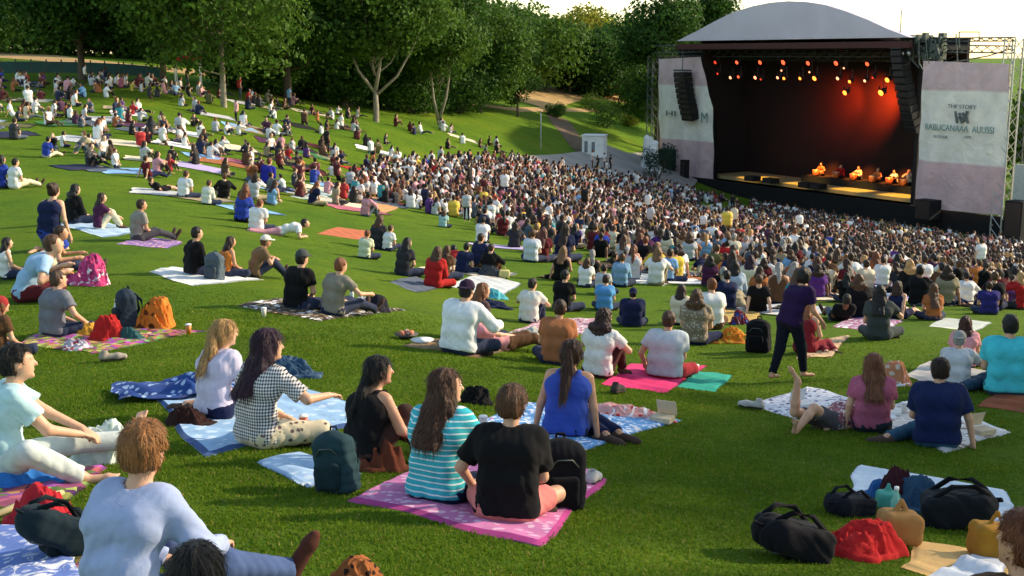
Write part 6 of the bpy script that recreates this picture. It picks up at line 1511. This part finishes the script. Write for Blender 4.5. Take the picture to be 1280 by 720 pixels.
# leaning stick at the left and the wristband
mb = MB(); a, b_ = at(-10, 652), at(78, 622); mb.tube([a + v3(0, 0, .03), (a + b_) / 2 + v3(0, 0, .05), b_ + v3(0, 0, .03)], .022, 8); o = mb.build('pole', solid('pale_stick', (.45, .40, .20), .8), smooth=True); tag(o, 'pale curved pole lying on the grass at the left', 'pole')
def cup(px, py, label, col=(.70, .66, .60), s=1.0):
    p = at(px, py); root = empty('cup', tuple(p + v3(0, 0, .03))); tag(root, label, 'cup')
    MB().tube([(0, 0, 0), (0, 0, .11 * s)], [.028 * s, .038 * s], 14).build('body', solid('cup_' + str(px), col, .5), root, True)
    MB().tube([(0, 0, .11 * s), (0, 0, .122 * s)], [.041 * s, .036 * s], 14).build('lid', M_WHITE, root, True)
def foodbox(px, py, label, col=(.62, .50, .34), a=.4):
    p = at(px, py); root = empty('food_box', tuple(p + v3(0, 0, .03)), a); tag(root, label, 'food box')
    MB().box((0, 0, .025), (.20, .15, .05)).build('tray', solid('card_' + str(px), col, .8), root)
    R = np.array([[1, 0, 0], [0, math.cos(1.9), -math.sin(1.9)], [0, math.sin(1.9), math.cos(1.9)]]); MB().box((0, .105, .11), (.20, .15, .006), R).build('lid', solid('card_' + str(px), col, .8), root)
cup(664, 590, 'paper cup on the pink blanket behind the black backpack'); cup(380, 541, 'paper cup on the light blue blanket right of the checked shirt', (.5, .08, .05)); cup(604, 541, 'white cup on the grass left of the blue patterned blanket')
cup(1130, 520, 'white cup between the rose tee and the navy tee'); cup(870, 470, 'red cup on the sea green cloth', (.5, .03, .03)); cup(330, 398, 'white cup at the left end of the dark brown rug'); cup(236, 420, 'orange cup on the multicoloured blanket', (.6, .2, .03))
foodbox(470, 530, 'open card food box right of the light blue blanket'); foodbox(828, 530, 'open card food box on the blue patterned blanket', a=-.5); foodbox(1228, 545, 'open card food box on the cream patterned blanket'); foodbox(270, 349, 'open card food box on the white blanket'); foodbox(1004, 512, 'open white food box on the black and blue print blanket', (.7, .7, .7))
shoe(772, 492, 30, (.06, .05, .05), 'dark shoe on the grass before the hot pink blanket', 1.1); shoe(940, 512, -60, (.5, .48, .45), 'white shoe at the left tip of the printed blanket', 1.1); shoe(140, 452, 70, (.35, .30, .25), 'beige shoe before the multicoloured blanket', 1.1); shoe(742, 606, 20, (.55, .52, .5), 'white shoe on the right corner of the pink paisley blanket', 1.0)
# ---- grass blades of the near lawn
def blades():
    r = np.random.default_rng(5); n = 520000
    t = 4.2 + (r.random(n) ** .8) * 15.5; px = r.uniform(-40, 1320, n); x = (px - 640) / F * t; y = np.sqrt(t ** 2 * 1.0) * 1.0 - .2
    y = t * cP + 0.3 + r.uniform(-.3, .3, n); ok = r.random(n) < np.clip((19.5 - t) / 9, 0, 1)
    for B in BLANK:
        if B[:, 1].min() > 19: continue
        ins = np.ones(n, bool); sgn = np.sign((B[1][0] - B[0][0]) * (B[2][1] - B[0][1]) - (B[1][1] - B[0][1]) * (B[2][0] - B[0][0]))
        for k in range(4):
            a, b_ = B[k], B[(k + 1) % 4]; ins &= sgn * ((b_[0] - a[0]) * (y - a[1]) - (b_[1] - a[1]) * (x - a[0])) > -.01
        ok &= ~ins
    x, y = x[ok], y[ok]; n = len(x); z = ground(x, y)
    h_ = r.uniform(.008, .023, n) * (.8 + .4 * np.sin(x * 1.7 + 2 * np.sin(y * 1.3)) * .5 + .2); a = r.uniform(0, 2 * np.pi, n); w_ = r.uniform(.003, .006, n) * (1 + y / 12); ln = r.normal(size=(n, 2)) * .015
    P0 = np.stack([x - np.cos(a) * w_, y - np.sin(a) * w_, z - .005], 1); P1 = np.stack([x + np.cos(a) * w_, y + np.sin(a) * w_, z - .005], 1); P2 = np.stack([x + ln[:, 0], y + ln[:, 1], z + h_], 1)
    V = np.stack([P0, P1, P2], 1).reshape(-1, 3)
    m, nn, l, b = newmat('grass_blades'); g = N(nn, 'ShaderNodeNewGeometry'); tc = N(nn, 'ShaderNodeTexCoord')
    c = ramp(nn, l, g.outputs['Random Per Island'], [(0, (.08, .175, .010)), (.6, (.13, .225, .012)), (.93, (.19, .245, .018)), (1, (.36, .30, .10))])
    c = mixc(nn, l, 1.0, c, ramp(nn, l, noise(nn, l, tc.outputs['Object'], .9, 5, .65, .3), [(.3, (.7, .75, .75)), (.6, (1.05, 1, 1)), (.70, (1.3, 1.1, 1.1)), (.82, (2.1, 1.25, 1.7))]), 'MULTIPLY')
    l.new(c, b.inputs['Base Color']); b.inputs['Roughness'].default_value = .8; b.inputs['Specular IOR Level'].default_value = .15
    tr = N(nn, 'ShaderNodeBsdfTranslucent'); l.new(c, tr.inputs[0]); mx = N(nn, 'ShaderNodeMixShader'); mx.inputs[0].default_value = .45; l.new(b.outputs[0], mx.inputs[1]); l.new(tr.outputs[0], mx.inputs[2]); l.new(mx.outputs[0], nn['Material Output'].inputs[0])
    o = link('grass', mesh_np('grass', V, np.arange(len(V)).reshape(-1, 3), False), m); tag(o, 'short green grass blades of the near lawn', kind='stuff')
blades()
for k in PROT:
    if PROT[k][2][0]:
        for c in PROT[k][1]: bpy.data.objects.remove(c)
        bpy.data.objects.remove(PROT[k][0])
